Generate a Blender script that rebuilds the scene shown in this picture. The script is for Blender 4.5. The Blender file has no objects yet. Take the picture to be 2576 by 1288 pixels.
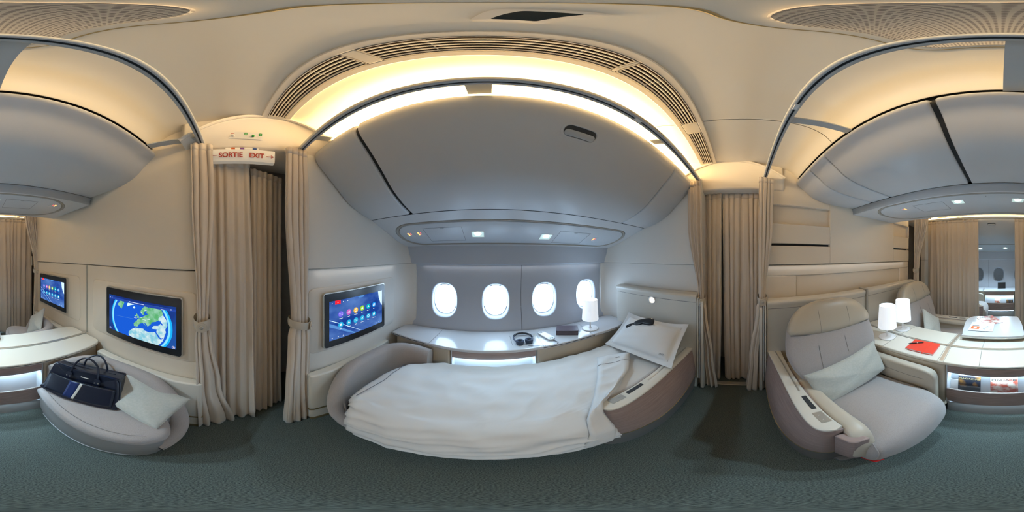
import bpy, math, random
from mathutils import Vector, Matrix, noise
random.seed(7)
SC = bpy.context.scene
COL = SC.collection
PI = math.pi

# ---------------------------------------------------------------- camera
cam_d = bpy.data.cameras.new('camera')
cam_d.type = 'PANO'
try:
    cam_d.panorama_type = 'EQUIRECTANGULAR'
except Exception:
    pass
try:
    cam_d.cycles.panorama_type = 'EQUIRECTANGULAR'
except Exception:
    pass
cam_d.clip_start = 0.01
cam = bpy.data.objects.new('camera', cam_d)
COL.objects.link(cam)
cam.location = (0, 0, 1.5)
# +Y points to the near windows, +X to the rear of the cabin; the picture centre looks 8 deg to the rear of +Y
cam.rotation_euler = (PI / 2, 0, -math.radians(8))
SC.camera = cam

# ---------------------------------------------------------------- world, exposure
w = bpy.data.worlds.new('world'); SC.world = w; w.use_nodes = True
w.node_tree.nodes['Background'].inputs[0].default_value = (0.75, 0.87, 1, 1)
w.node_tree.nodes['Background'].inputs[1].default_value = 0.6
SC.view_settings.view_transform = 'Standard'
SC.view_settings.look = 'None'
SC.view_settings.gamma = 1
SC.view_settings.use_curve_mapping = False
SC.view_settings.exposure = 0.56
SC.cycles.max_bounces = 10
SC.cycles.diffuse_bounces = 7
SC.cycles.glossy_bounces = 3
SC.cycles.use_denoising = True
SC.cycles.sample_clamp_indirect = 4
SC.cycles.caustics_reflective = False
SC.cycles.caustics_refractive = False

YC = -1.265            # the cabin's centre line
def MY(y): return 2 * YC - y

# ---------------------------------------------------------------- lights of the cabin
WARM = (1.0, 0.72, 0.37); WARM2 = (1.0, 0.80, 0.56); COOL = (0.58, 0.82, 1.0); NEUT = (1.0, 0.96, 0.90)
def area(name, loc, rot, sx, sy, energy, color):
    l = bpy.data.lights.new(name, 'AREA'); l.shape = 'RECTANGLE'; l.size = sx; l.size_y = sy
    l.energy = energy; l.color = color
    o = bpy.data.objects.new(name, l); COL.objects.link(o); o.location = loc; o.rotation_euler = rot
    o['kind'] = 'helper'
    return o
def spot(name, loc, target, energy, color, size=75, blend=0.8, r=0.03):
    l = bpy.data.lights.new(name, 'SPOT'); l.energy = energy; l.color = color
    l.spot_size = math.radians(size); l.spot_blend = blend; l.shadow_soft_size = r
    o = bpy.data.objects.new(name, l); COL.objects.link(o); o.location = loc
    d = Vector(target) - Vector(loc); o.rotation_euler = d.to_track_quat('-Z', 'Y').to_euler()
    return o
UP = (PI, 0, 0)
# warm light strips lying on the overhead bins, behind the curtain rails, shining up on the ceiling
area('cove_light_window_side', (0.275, 1.00, 2.37), (PI + 1.0, 0, 0), 2.32, 0.20, 36, WARM)
area('cove_light_far_side', (0.275, MY(1.00), 2.37), (PI - 1.0, 0, 0), 2.32, 0.20, 44, WARM)
# ceiling wash of the aisles from the strips on the centre bins
# reading lights in the service panels
spot('reading_light_bed_foot', (-0.095, 1.36, 1.655), (-0.10, 0.85, 0.5), 11, COOL, 110, 1.0, 0.04)
spot('reading_light_bed_head', (0.505, 1.38, 1.65), (0.45, 0.85, 0.5), 11, COOL, 110, 1.0, 0.04)
spot('reading_light_centre', (0.37, -1.37, 1.96), (0.30, -0.85, 0.0), 33, COOL, 105, 1.0, 0.04)
spot('reading_light_centre_front', (-0.14, -1.37, 1.96), (-0.15, -0.7, 0.0), 42, COOL, 105, 1.0, 0.04)
spot('added_far_seat_spot', (-0.14, -1.40, 1.96), (0.25, -2.0, 0.6), 24, COOL, 100, 1.0, 0.04)  # second spot added at the front centre lens to brighten the far seat
spot('reading_light_far_suite', (-0.09, MY(1.36), 1.655), (-0.10, MY(0.85), 0.5), 50, COOL, 110, 1.0, 0.04)
spot('reading_light_far_suite_rear', (0.505, MY(1.36), 1.655), (0.45, MY(0.85), 0.5), 50, COOL, 110, 1.0, 0.04)

# ---------------------------------------------------------------- materials
def principled(name, col, rough=0.5, metal=0.0, emit=None, es=0.0, coat=0.0, spec=0.5, sheen=0.0):
    m = bpy.data.materials.new(name); m.use_nodes = True
    b = m.node_tree.nodes['Principled BSDF']
    b.inputs['Base Color'].default_value = (*col, 1)
    b.inputs['Roughness'].default_value = rough
    b.inputs['Metallic'].default_value = metal
    b.inputs['Specular IOR Level'].default_value = spec
    b.inputs['Coat Weight'].default_value = coat
    b.inputs['Sheen Weight'].default_value = sheen
    if emit:
        b.inputs['Emission Color'].default_value = (*emit, 1); b.inputs['Emission Strength'].default_value = es
    return m
def nodes(m): return m.node_tree.nodes, m.node_tree.links, m.node_tree.nodes['Principled BSDF']
def texco(m, scale=(1, 1, 1)):
    n, l, b = nodes(m)
    t = n.new('ShaderNodeTexCoord'); mp = n.new('ShaderNodeMapping'); mp.inputs['Scale'].default_value = scale
    l.new(t.outputs['Object'], mp.inputs['Vector']); return mp.outputs[0]
def add_bump(m, kind='NOISE', scale=200, strength=0.15, dist=0.001, mscale=(1, 1, 1)):
    n, l, b = nodes(m); v = texco(m, mscale)
    if kind == 'NOISE':
        t = n.new('ShaderNodeTexNoise'); t.inputs['Scale'].default_value = scale; t.inputs['Detail'].default_value = 3; o = t.outputs[0]
    else:
        t = n.new('ShaderNodeTexVoronoi'); t.inputs['Scale'].default_value = scale; o = t.outputs['Distance']
    l.new(v, t.inputs['Vector'])
    bp = n.new('ShaderNodeBump'); bp.inputs['Strength'].default_value = strength; bp.inputs['Distance'].default_value = dist
    l.new(o, bp.inputs['Height']); l.new(bp.outputs[0], b.inputs['Normal'])
def add_color_noise(m, c1, c2, scale=30, detail=4, mscale=(1, 1, 1), lo=0.35, hi=0.65, kind='NOISE'):
    n, l, b = nodes(m); v = texco(m, mscale)
    t = n.new('ShaderNodeTexNoise'); t.inputs['Scale'].default_value = scale; t.inputs['Detail'].default_value = detail
    l.new(v, t.inputs['Vector'])
    r = n.new('ShaderNodeValToRGB'); r.color_ramp.elements[0].position = lo; r.color_ramp.elements[1].position = hi
    r.color_ramp.elements[0].color = (*c1, 1); r.color_ramp.elements[1].color = (*c2, 1)
    l.new(t.outputs[0], r.inputs[0]); l.new(r.outputs[0], b.inputs['Base Color'])
M = {}
M['wall'] = principled('wall_panel', (0.71, 0.68, 0.63), 0.55); add_bump(M['wall'], 'NOISE', 350, 0.08, 0.0006)
M['wall_c'] = principled('wall_panel_warm_lit', (0.74, 0.665, 0.56), 0.5); add_bump(M['wall_c'], 'NOISE', 350, 0.08, 0.0006)  # same panel as the window side; warm light is put into its base colour
M['ceil'] = principled('ceiling_panel', (0.77, 0.70, 0.60), 0.5); add_bump(M['ceil'], 'NOISE', 300, 0.05, 0.0005)
M['ceil_gloss'] = principled('ceiling_satin', (0.80, 0.735, 0.62), 0.30)
M['side'] = principled('sidewall_plastic', (0.46, 0.49, 0.55), 0.5); add_bump(M['side'], 'NOISE', 300, 0.05, 0.0005)
M['bin'] = principled('bin_plastic', (0.56, 0.57, 0.59), 0.42); add_bump(M['bin'], 'NOISE', 260, 0.05, 0.0005)
M['psu'] = principled('service_panel_plastic', (0.55, 0.58, 0.62), 0.4)
M['psu_rim'] = principled('service_panel_rim', (0.34, 0.31, 0.27), 0.45)
M['rail'] = principled('rail_grey', (0.46, 0.48, 0.49), 0.35)
M['slot'] = principled('dark_slot', (0.03, 0.035, 0.04), 0.6)
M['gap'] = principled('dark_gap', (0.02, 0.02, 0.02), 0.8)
M['vent_dark'] = principled('vent_shadow_backing', (0.09, 0.055, 0.03), 0.8)
M['curtain'] = principled('curtain_cloth', (0.62, 0.54, 0.455), 0.8, sheen=0.3); add_bump(M['curtain'], 'NOISE', 600, 0.15, 0.0008, (1, 1, 0.25))
M['leather'] = principled('cream_leather', (0.50, 0.45, 0.37), 0.42); add_bump(M['leather'], 'VORONOI', 500, 0.12, 0.0006)
M['leather_head'] = principled('headrest_leather', (0.45, 0.40, 0.32), 0.36); add_bump(M['leather_head'], 'VORONOI', 450, 0.12, 0.0006)
M['fabric'] = principled('seat_fabric', (0.40, 0.365, 0.35), 0.9, sheen=0.3)
M['shell'] = principled('shell_cream', (0.66, 0.63, 0.56), 0.38)
M['desk'] = principled('desk_top_cream', (0.68, 0.64, 0.55), 0.25, coat=0.3)
M['desk_w'] = principled('desk_top_white', (0.58, 0.59, 0.61), 0.2, coat=0.4)
M['white'] = principled('white_plastic', (0.72, 0.72, 0.72), 0.35)
M['wood'] = principled('pale_rose_wood', (0.33, 0.245, 0.22), 0.45)
add_color_noise(M['wood'], (0.36, 0.27, 0.245), (0.27, 0.20, 0.185), 14, 6, (0.6, 0.6, 12))
M['plinth'] = principled('grey_plinth', (0.17, 0.165, 0.16), 0.5)
M['base'] = principled('grey_base', (0.33, 0.32, 0.31), 0.45)
M['gold'] = principled('brass_trim', (0.55, 0.42, 0.22), 0.3, 0.8)
M['metal'] = principled('brushed_metal', (0.55, 0.53, 0.48), 0.35, 0.7)
M['linen'] = principled('white_linen', (0.66, 0.655, 0.645), 0.85, sheen=0.2)
M['sheet'] = principled('white_sheet', (0.72, 0.72, 0.71), 0.85)
M['stitch'] = principled('grey_piping', (0.10, 0.10, 0.12), 0.7)
M['seamc'] = principled('seam_thread', (0.16, 0.15, 0.14), 0.8)
M['cushion'] = principled('sage_cushion', (0.44, 0.455, 0.415), 0.75, sheen=0.3)
add_color_noise(M['cushion'], (0.43, 0.445, 0.405), (0.48, 0.485, 0.445), 90, 5)
M['black'] = principled('black_bezel', (0.012, 0.014, 0.018), 0.25)
M['satin'] = principled('black_satin', (0.01, 0.011, 0.014), 0.35)
M['navy'] = principled('navy_leather', (0.006, 0.010, 0.026), 0.33, spec=0.6); add_bump(M['navy'], 'VORONOI', 500, 0.1, 0.0005)
M['navy2'] = principled('blue_stripe_leather', (0.008, 0.024, 0.12), 0.4)
M['ivory'] = principled('ivory_stripe', (0.62, 0.60, 0.55), 0.5)
M['red'] = principled('red_notebook', (0.78, 0.055, 0.03), 0.45)
M['redtab'] = principled('red_strap', (0.55, 0.01, 0.01), 0.5)
M['paper'] = principled('paper', (0.75, 0.75, 0.74), 0.5)
M['brownbox'] = principled('plum_box', (0.10, 0.075, 0.09), 0.4)
M['blue_grey'] = principled('headphone_blue_black', (0.035, 0.05, 0.09), 0.4)
M['signwhite'] = principled('sign_white', (0.75, 0.72, 0.66), 0.4)
M['signred'] = principled('sign_red', (0.50, 0.035, 0.015), 0.5)
M['green'] = principled('sign_green', (0.03, 0.30, 0.05), 0.5)
M['purple'] = principled('sign_purple', (0.22, 0.08, 0.35), 0.5)
M['orange'] = principled('sign_orange', (0.75, 0.15, 0.03), 0.5)
M['blueband'] = principled('sign_blue', (0.05, 0.12, 0.40), 0.5)
M['magdark'] = principled('magazine_dark_cover', (0.02, 0.02, 0.03), 0.3)
add_color_noise(M['magdark'], (0.015, 0.018, 0.03), (0.45, 0.2, 0.02), 9, 3, (1, 1, 1), 0.5, 0.68)
M['maglight'] = principled('magazine_bright_cover', (0.6, 0.3, 0.2), 0.3)
add_color_noise(M['maglight'], (0.55, 0.12, 0.08), (0.75, 0.68, 0.60), 16, 3, (1, 1, 1), 0.42, 0.58)
M['magtxt'] = principled('magazine_gold_text', (0.75, 0.62, 0.30), 0.4)
M['magpic'] = principled('printed_page', (0.6, 0.6, 0.6), 0.4)
add_color_noise(M['magpic'], (0.70, 0.70, 0.70), (0.20, 0.22, 0.28), 45, 3, (1, 1, 1), 0.55, 0.66)
M['dark'] = principled('dark_text', (0.03, 0.025, 0.025), 0.5)
M['tablet'] = principled('black_tablet', (0.015, 0.018, 0.02), 0.35)
M['glassdark'] = principled('closed_window_shade', (0.17, 0.185, 0.21), 0.3)
# carpet
M['carpet'] = principled('green_grey_carpet', (0.06, 0.075, 0.075), 0.95)
add_color_noise(M['carpet'], (0.030, 0.039, 0.036), (0.165, 0.20, 0.18), 260, 2, (1, 1, 1), 0.32, 0.68)
add_bump(M['carpet'], 'NOISE', 420, 0.6, 0.004)
# woven fabric bump
def weave(m, sx=420, strength=0.3):
    n, l, b = nodes(m)
    t = n.new('ShaderNodeTexCoord'); 
    w1 = n.new('ShaderNodeTexVoronoi'); w1.inputs['Scale'].default_value = sx; w1.feature = 'F1'
    l.new(t.outputs['Object'], w1.inputs['Vector'])
    bp = n.new('ShaderNodeBump'); bp.inputs['Strength'].default_value = strength; bp.inputs['Distance'].default_value = 0.002
    l.new(w1.outputs['Distance'], bp.inputs['Height']); l.new(bp.outputs[0], b.inputs['Normal'])
    r = n.new('ShaderNodeValToRGB'); c = b.inputs['Base Color'].default_value[:3]
    r.color_ramp.elements[0].color = (*[x * 1.08 for x in c], 1); r.color_ramp.elements[1].color = (*[x * 0.84 for x in c], 1)
    l.new(w1.outputs['Distance'], r.inputs[0]); l.new(r.outputs[0], b.inputs['Base Color'])
weave(M['fabric'], 380, 0.35)
# perforated ceiling panel
def dots(m, pitch, c1, c2):
    n, l, b = nodes(m); v = texco(m, (1 / pitch, 1 / pitch, 1 / pitch))
    fr = n.new('ShaderNodeVectorMath'); fr.operation = 'FRACTION'; l.new(v, fr.inputs[0])
    sb = n.new('ShaderNodeVectorMath'); sb.operation = 'SUBTRACT'; sb.inputs[1].default_value = (0.5, 0.5, 0); l.new(fr.outputs[0], sb.inputs[0])
    ml = n.new('ShaderNodeVectorMath'); ml.operation = 'MULTIPLY'; ml.inputs[1].default_value = (1, 1, 0); l.new(sb.outputs[0], ml.inputs[0])
    ln = n.new('ShaderNodeVectorMath'); ln.operation = 'LENGTH'; l.new(ml.outputs[0], ln.inputs[0])
    lt = n.new('ShaderNodeMath'); lt.operation = 'LESS_THAN'; lt.inputs[1].default_value = 0.29; l.new(ln.outputs['Value'], lt.inputs[0])
    mx = n.new('ShaderNodeMix'); mx.data_type = 'RGBA'; l.new(lt.outputs[0], mx.inputs[0])
    mx.inputs[6].default_value = (*c1, 1); mx.inputs[7].default_value = (*c2, 1)
    l.new(mx.outputs[2], b.inputs['Base Color'])
M['perf'] = principled('perforated_panel', (0.6, 0.55, 0.5), 0.5); dots(M['perf'], 0.0062, (0.62, 0.55, 0.46), (0.20, 0.17, 0.15))
def emis(name, col, s):
    m = bpy.data.materials.new(name); m.use_nodes = True; n = m.node_tree.nodes; n.clear()
    e = n.new('ShaderNodeEmission'); o = n.new('ShaderNodeOutputMaterial'); e.inputs[0].default_value = (*col, 1); e.inputs[1].default_value = s
    m.node_tree.links.new(e.outputs[0], o.inputs[0]); return m
M['lens'] = emis('reading_lens_glow', (0.9, 1.0, 0.97), 3.0)
M['led'] = emis('led_strip_glow', (0.72, 0.88, 1.0), 5.0)
M['coveglow'] = emis('far_cove_glow', (1.0, 0.80, 0.50), 3.0)
M['headglow'] = emis('headboard_lamp_glow', (1.0, 0.85, 0.65), 3.0)
M['signglow'] = emis('amber_sign_glow', (1.0, 0.45, 0.12), 1.6)
M['redglow'] = emis('red_sign_glow', (1.0, 0.12, 0.10), 1.0)
M['icon_w'] = emis('screen_white', (0.85, 0.92, 1.0), 0.75)
for k, c in dict(s_violet=(0.16, 0.12, 0.75), s_pink=(0.55, 0.12, 0.50), s_amber=(0.85, 0.48, 0.04), s_green=(0.28, 0.62, 0.02), s_teal=(0.0, 0.42, 0.52),
                 s_blue=(0.01, 0.28, 0.78), s_cyan=(0.02, 0.40, 0.68), s_red=(0.85, 0.02, 0.04), g_ring=(0.01, 0.42, 0.95), g_ring2=(0.25, 0.72, 1.0), g_sea=(0.01, 0.10, 0.62), g_bar=(0.02, 0.06, 0.35)).items():
    M[k] = emis(k, c, 0.78)
def emis_noise(name, c1, c2, scale, s=0.75, lo=0.4, hi=0.6, mscale=(1, 1, 1)):
    m = emis(name, c1, s); n = m.node_tree.nodes; l = m.node_tree.links
    e = [x for x in n if x.type == 'EMISSION'][0]
    t = n.new('ShaderNodeTexCoord'); mp = n.new('ShaderNodeMapping'); mp.inputs['Scale'].default_value = mscale
    nz = n.new('ShaderNodeTexNoise'); nz.inputs['Scale'].default_value = scale; nz.inputs['Detail'].default_value = 4
    r = n.new('ShaderNodeValToRGB'); r.color_ramp.elements[0].position = lo; r.color_ramp.elements[1].position = hi
    r.color_ramp.elements[0].color = (*c1, 1); r.color_ramp.elements[1].color = (*c2, 1)
    l.new(t.outputs['Object'], mp.inputs[0]); l.new(mp.outputs[0], nz.inputs[0]); l.new(nz.outputs[0], r.inputs[0]); l.new(r.outputs[0], e.inputs[0])
    return m
M['g_land'] = emis_noise('g_land', (0.10, 0.42, 0.16), (0.28, 0.58, 0.40), 22)
M['g_desert'] = emis_noise('g_desert', (0.22, 0.55, 0.68), (0.62, 0.78, 0.80), 26)
M['g_ice'] = emis('g_ice', (0.55, 0.80, 0.78), 0.95)
M['s_bg'] = emis_noise('s_bg', (0.01, 0.05, 0.30), (0.12, 0.26, 0.62), 3.2, 0.72, 0.35, 0.7, (1, 1, 2.2))
M['s_bg2'] = emis_noise('s_bg2', (0.01, 0.03, 0.20), (0.015, 0.08, 0.34), 4.0)
M['s_streak'] = emis('s_streak', (0.10, 0.28, 0.66), 0.72)
M['s_glow'] = emis('s_glow', (0.55, 0.75, 1.0), 0.95)
# window shade, lit by the daylight behind it, with fine horizontal pleats
def shade_mat():
    m = emis('sunlit_window_shade', (0.85, 0.94, 1.0), 6.5); n = m.node_tree.nodes; l = m.node_tree.links
    e = [x for x in n if x.type == 'EMISSION'][0]
    t = n.new('ShaderNodeTexCoord'); wv = n.new('ShaderNodeTexWave'); wv.bands_direction = 'Z'; wv.inputs['Scale'].default_value = 32; wv.inputs['Distortion'].default_value = 0.6
    r = n.new('ShaderNodeValToRGB'); r.color_ramp.elements[0].color = (0.44, 0.66, 0.95, 1); r.color_ramp.elements[1].color = (0.60, 0.80, 1, 1)
    l.new(t.outputs['Object'], wv.inputs[0]); l.new(wv.outputs[1], r.inputs[0]); l.new(r.outputs[0], e.inputs[0]); return m
M['shade'] = shade_mat(); 
def lampshade_mat():
    m = principled('lampshade_fibre', (0.8, 0.82, 0.85), 0.8, emit=(0.86, 0.92, 1.0), es=0.46); n, l, b = nodes(m)
    v = texco(m); t = n.new('ShaderNodeTexNoise'); t.inputs['Scale'].default_value = 55; t.inputs['Detail'].default_value = 5
    r = n.new('ShaderNodeValToRGB'); r.color_ramp.elements[0].color = (0.62, 0.70, 0.80, 1); r.color_ramp.elements[1].color = (0.95, 0.98, 1, 1)
    r.color_ramp.elements[0].position = 0.3; r.color_ramp.elements[1].position = 0.7
    l.new(v, t.inputs[0]); l.new(t.outputs[0], r.inputs[0]); l.new(r.outputs[0], b.inputs['Emission Color']); return m
M['lampshade'] = lampshade_mat()

# ---------------------------------------------------------------- transform used to mirror a builder to the other half of the cabin
class TR:
    f = staticmethod(lambda p: (p[0], p[1], p[2])); flip = False
def use(mode):
    """'' as built; 'far' mirrored about the cabin centre; 'win' from centre suite to window suite; 'farwin' window suite of the far side"""
    if mode == '': TR.f = lambda p: (p[0], p[1], p[2]); TR.flip = False
    if mode == 'far': TR.f = lambda p: (p[0], MY(p[1]), p[2]); TR.flip = True
    if mode == 'win': TR.f = lambda p: (p[0], 0.27 - p[1], p[2]); TR.flip = True
    if mode == 'farwin': TR.f = lambda p: (p[0], MY(0.27 - p[1]), p[2]); TR.flip = False
WLOC = {}
def wloc(o): return WLOC.get(o.name, Vector((0, 0, 0)))
def thing(name, label, cat, loc, group=None):
    o = bpy.data.objects.new(name, None); COL.objects.link(o); o.empty_display_size = 0.05
    o.location = TR.f(loc); WLOC[o.name] = Vector(o.location)
    o['label'] = label; o['category'] = cat
    if group: o['group'] = group
    return o
def tag(o, label, cat, group=None):
    o['label'] = label; o['category'] = cat
    if group: o['group'] = group
    return o
class MB:
    def __init__(s): s.v = []; s.f = []; s.m = []
    def add(s, vs, fs, m=0):
        b = len(s.v); s.v += [tuple(p) for p in vs]; s.f += [tuple(i + b for i in f) for f in fs]; s.m += [m] * len(fs); return s
    def box(s, x0, x1, y0, y1, z0, z1, m=0):
        v = [(x, y, z) for z in (z0, z1) for y in (y0, y1) for x in (x0, x1)]
        return s.add(v, [(0, 2, 3, 1), (4, 5, 7, 6), (0, 1, 5, 4), (2, 6, 7, 3), (0, 4, 6, 2), (1, 3, 7, 5)], m)
    def obox(s, o, a, b, c, m=0):
        """box from corner-centred origin o with half-vectors a,b,c"""
        o, a, b, c = map(Vector, (o, a, b, c))
        v = [o + i * a + j * b + k * c for k in (-1, 1) for j in (-1, 1) for i in (-1, 1)]
        return s.add(v, [(0, 2, 3, 1), (4, 5, 7, 6), (0, 1, 5, 4), (2, 6, 7, 3), (0, 4, 6, 2), (1, 3, 7, 5)], m)
    def loft(s, rings, closed=True, caps=True, m=0):
        n = len(rings[0]); v = [p for r in rings for p in r]; f = []
        for i in range(len(rings) - 1):
            for j in range(n if closed else n - 1):
                a = i * n + j; b = i * n + (j + 1) % n; f.append((a, b, b + n, a + n))
        if caps and closed:
            f.append(tuple(range(n - 1, -1, -1))); f.append(tuple(range((len(rings) - 1) * n, len(rings) * n)))
        return s.add(v, f, m)
    def prism(s, poly, axis, a, b, m=0):
        """poly 2D; axis 'x': poly=(y,z); 'y': (x,z); 'z': (x,y)"""
        def P(q, t): return {'x': (t, q[0], q[1]), 'y': (q[0], t, q[1]), 'z': (q[0], q[1], t)}[axis]
        return s.loft([[P(q, a) for q in poly], [P(q, b) for q in poly]], m=m)
    def tube(s, path, r, n=10, closed=False, m=0, caps=True):
        path = [Vector(p) for p in path]; rings = []; N = len(path); prev = None
        for i, p in enumerate(path):
            if closed: t = path[(i + 1) % N] - path[i - 1]
            else: t = path[min(i + 1, N - 1)] - path[max(i - 1, 0)]
            t.normalize()
            if prev is None:
                u = t.cross(Vector((0, 0, 1)))
                if u.length < 1e-3: u = t.cross(Vector((1, 0, 0)))
            else: u = prev - t * prev.dot(t)
            u.normalize(); prev = u; vv = t.cross(u); rr = r[i] if isinstance(r, (list, tuple)) else r
            rings.append([p + u * rr * math.cos(2 * PI * k / n) + vv * rr * math.sin(2 * PI * k / n) for k in range(n)])
        if closed: rings.append(rings[0]); caps = False
        return s.loft(rings, caps=caps, m=m)
    def lathe(s, c, prof, n=32, m=0, caps=True):
        return s.loft([[(c[0] + r * math.cos(2 * PI * k / n), c[1] + r * math.sin(2 * PI * k / n), c[2] + z) for k in range(n)] for r, z in prof], m=m, caps=caps)
    def grid(s, fn, nu, nv, m=0):
        v = [fn(i / nu, j / nv) for i in range(nu + 1) for j in range(nv + 1)]
        f = [(i * (nv + 1) + j, (i + 1) * (nv + 1) + j, (i + 1) * (nv + 1) + j + 1, i * (nv + 1) + j + 1) for i in range(nu) for j in range(nv)]
        return s.add(v, f, m)
    def puff(s, outline, fr, tf, tb, nf=2.0, nb=2.0, K=8, m=0, wob=None, c=None):
        """cushion shape: closed 2D outline in frame fr=(o,e1,e2,n); front bulge tf, back bulge tb"""
        o, e1, e2, n = map(Vector, fr); N = len(outline)
        cx, cy = c if c else (sum(p[0] for p in outline) / N, sum(p[1] for p in outline) / N)
        rings = []
        def ring(q, sgn, t, ex):
            h = t * (1 - (1 - q) ** ex) ** (1 / ex) * sgn
            R = []
            for (a, b) in outline:
                x = a + (cx - a) * q; y = b + (cy - b) * q; hh = h
                if wob: hh += wob(x, y, q) * (1 if sgn > 0 else 0)
                R.append(o + e1 * x + e2 * y + n * hh)
            return R
        qs = [1 - math.cos(k / K * PI / 2) for k in range(K + 1)]
        qs[-1] = 0.985
        for q in reversed(qs): rings.append(ring(q, -1, tb, nb))
        for q in qs[1:]: rings.append(ring(q, 1, tf, nf))
        return s.loft(rings, m=m)
    def build(s, name, mat, parent=None, smooth=35, bevel=0, seg=2, subsurf=0, solid=0, local=False, thick_off=0.0):
        if not s.v: s.box(0, .001, 0, .001, 0, .001)
        off = wloc(parent) if parent else Vector((0, 0, 0))
        vs = [Vector(TR.f(p)) - off for p in s.v] if not local else s.v
        fs = [tuple(reversed(f)) for f in s.f] if (TR.flip and not local) else s.f
        me = bpy.data.meshes.new(name); me.from_pydata([tuple(v) for v in vs], [], fs)
        mats = mat if isinstance(mat, (list, tuple)) else [mat]
        for mm in mats: me.materials.append(M[mm] if isinstance(mm, str) else mm)
        if len(mats) > 1:
            for p, k in zip(me.polygons, s.m): p.material_index = k
        me.validate(); me.update()
        import bmesh
        bm = bmesh.new(); bm.from_mesh(me); bmesh.ops.recalc_face_normals(bm, faces=bm.faces) if not solid else None; bm.to_mesh(me); bm.free()
        if smooth:
            me.shade_smooth(); me.set_sharp_from_angle(angle=math.radians(smooth))
        o = bpy.data.objects.new(name, me); COL.objects.link(o)
        if parent:
            o.parent = parent; WLOC[o.name] = Vector(off)
        if solid:
            md = o.modifiers.new('solid', 'SOLIDIFY'); md.thickness = solid; md.offset = thick_off
        if bevel:
            md = o.modifiers.new('bevel', 'BEVEL'); md.width = bevel; md.segments = seg; md.limit_method = 'ANGLE'; md.angle_limit = math.radians(40); md.harden_normals = False
        if subsurf:
            md = o.modifiers.new('sub', 'SUBSURF'); md.levels = subsurf; md.render_levels = subsurf
        return o
TRIM = [1]
def structure(name, mb, mat, parent=None, **k):
    if name.startswith('trim'): TRIM[0] += 1; name = 'trim_%d' % TRIM[0]
    o = mb.build(name, mat, parent, **k)
    if parent is None: o['kind'] = 'structure'
    return o
def rrect(x0, x1, y0, y1, r, n=6):
    P = []
    for cx, cy, a in ((x1 - r, y1 - r, 0), (x0 + r, y1 - r, 90), (x0 + r, y0 + r, 180), (x1 - r, y0 + r, 270)):
        for k in range(n + 1):
            t = math.radians(a + 90 * k / n); P.append((cx + r * math.cos(t), cy + r * math.sin(t)))
    return P
def superell(cx, cy, a, b, e=2.6, n=48):
    P = []
    for k in range(n):
        t = 2 * PI * k / n; c, s = math.cos(t), math.sin(t)
        P.append((cx + a * math.copysign(abs(c) ** (2 / e), c), cy + b * math.copysign(abs(s) ** (2 / e), s)))
    return P
def interp(pts, t):
    if t <= pts[0][0]: return pts[0][1]
    for (a, b), (c, d) in zip(pts, pts[1:]):
        if t <= c: return b + (d - b) * (t - a) / (c - a)
    return pts[-1][1]
def sinterp(pts, t):
    if t <= pts[0][0]: return pts[0][1]
    for (a, b), (c, d) in zip(pts, pts[1:]):
        if t <= c:
            k = (t - a) / (c - a); k = k * k * (3 - 2 * k); return b + (d - b) * k
    return pts[-1][1]
def catmull(pts, n):
    """smooth path through pts (tuples any dim)"""
    out = []; L = len(pts)
    for i in range(L - 1):
        p0 = pts[max(i - 1, 0)]; p1 = pts[i]; p2 = pts[i + 1]; p3 = pts[min(i + 2, L - 1)]
        for k in range(n):
            t = k / n
            out.append(tuple(0.5 * (2 * b + (c - a) * t + (2 * a - 5 * b + 4 * c - d) * t * t + (3 * b - a - 3 * c + d) * t ** 3) for a, b, c, d in zip(p0, p1, p2, p3)))
    out.append(tuple(pts[-1])); return out
def text(s, size, o, ex, ey, mat, parent, name='lettering', ext=0.0003, align='CENTER', bold=0.0, sx=1.0):
    c = bpy.data.curves.new(name, 'FONT'); c.body = s; c.size = size; c.extrude = ext; c.align_x = align; c.align_y = 'CENTER'; c.offset = bold
    c.resolution_u = 5
    c.materials.append(M[mat]); ob = bpy.data.objects.new(name, c); COL.objects.link(ob)
    o = Vector(TR.f(o)); ex = Vector(TR.f(ex)) - Vector(TR.f((0, 0, 0))); ey = Vector(TR.f(ey)) - Vector(TR.f((0, 0, 0)))
    ex.normalize(); ey.normalize(); ez = ex.cross(ey)
    R = Matrix((ex * sx, ey, ez)).transposed().to_4x4()
    R.translation = o - (wloc(parent) if parent else Vector((0, 0, 0)))
    ob.matrix_world = R
    me = bpy.data.meshes.new_from_object(ob); mo_ = bpy.data.objects.new(name, me); COL.objects.link(mo_)
    bpy.data.objects.remove(ob); bpy.data.curves.remove(c); ob = mo_; ob.matrix_basis = R
    if parent: ob.parent = parent
    return ob
def densify(P, step=0.03):
    out = []
    for i in range(len(P)):
        a, c = P[i], P[(i + 1) % len(P)]; L = math.hypot(c[0] - a[0], c[1] - a[1]); n = max(1, int(L / step))
        for k in range(n): out.append((a[0] + (c[0] - a[0]) * k / n, a[1] + (c[1] - a[1]) * k / n))
    return out
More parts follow.
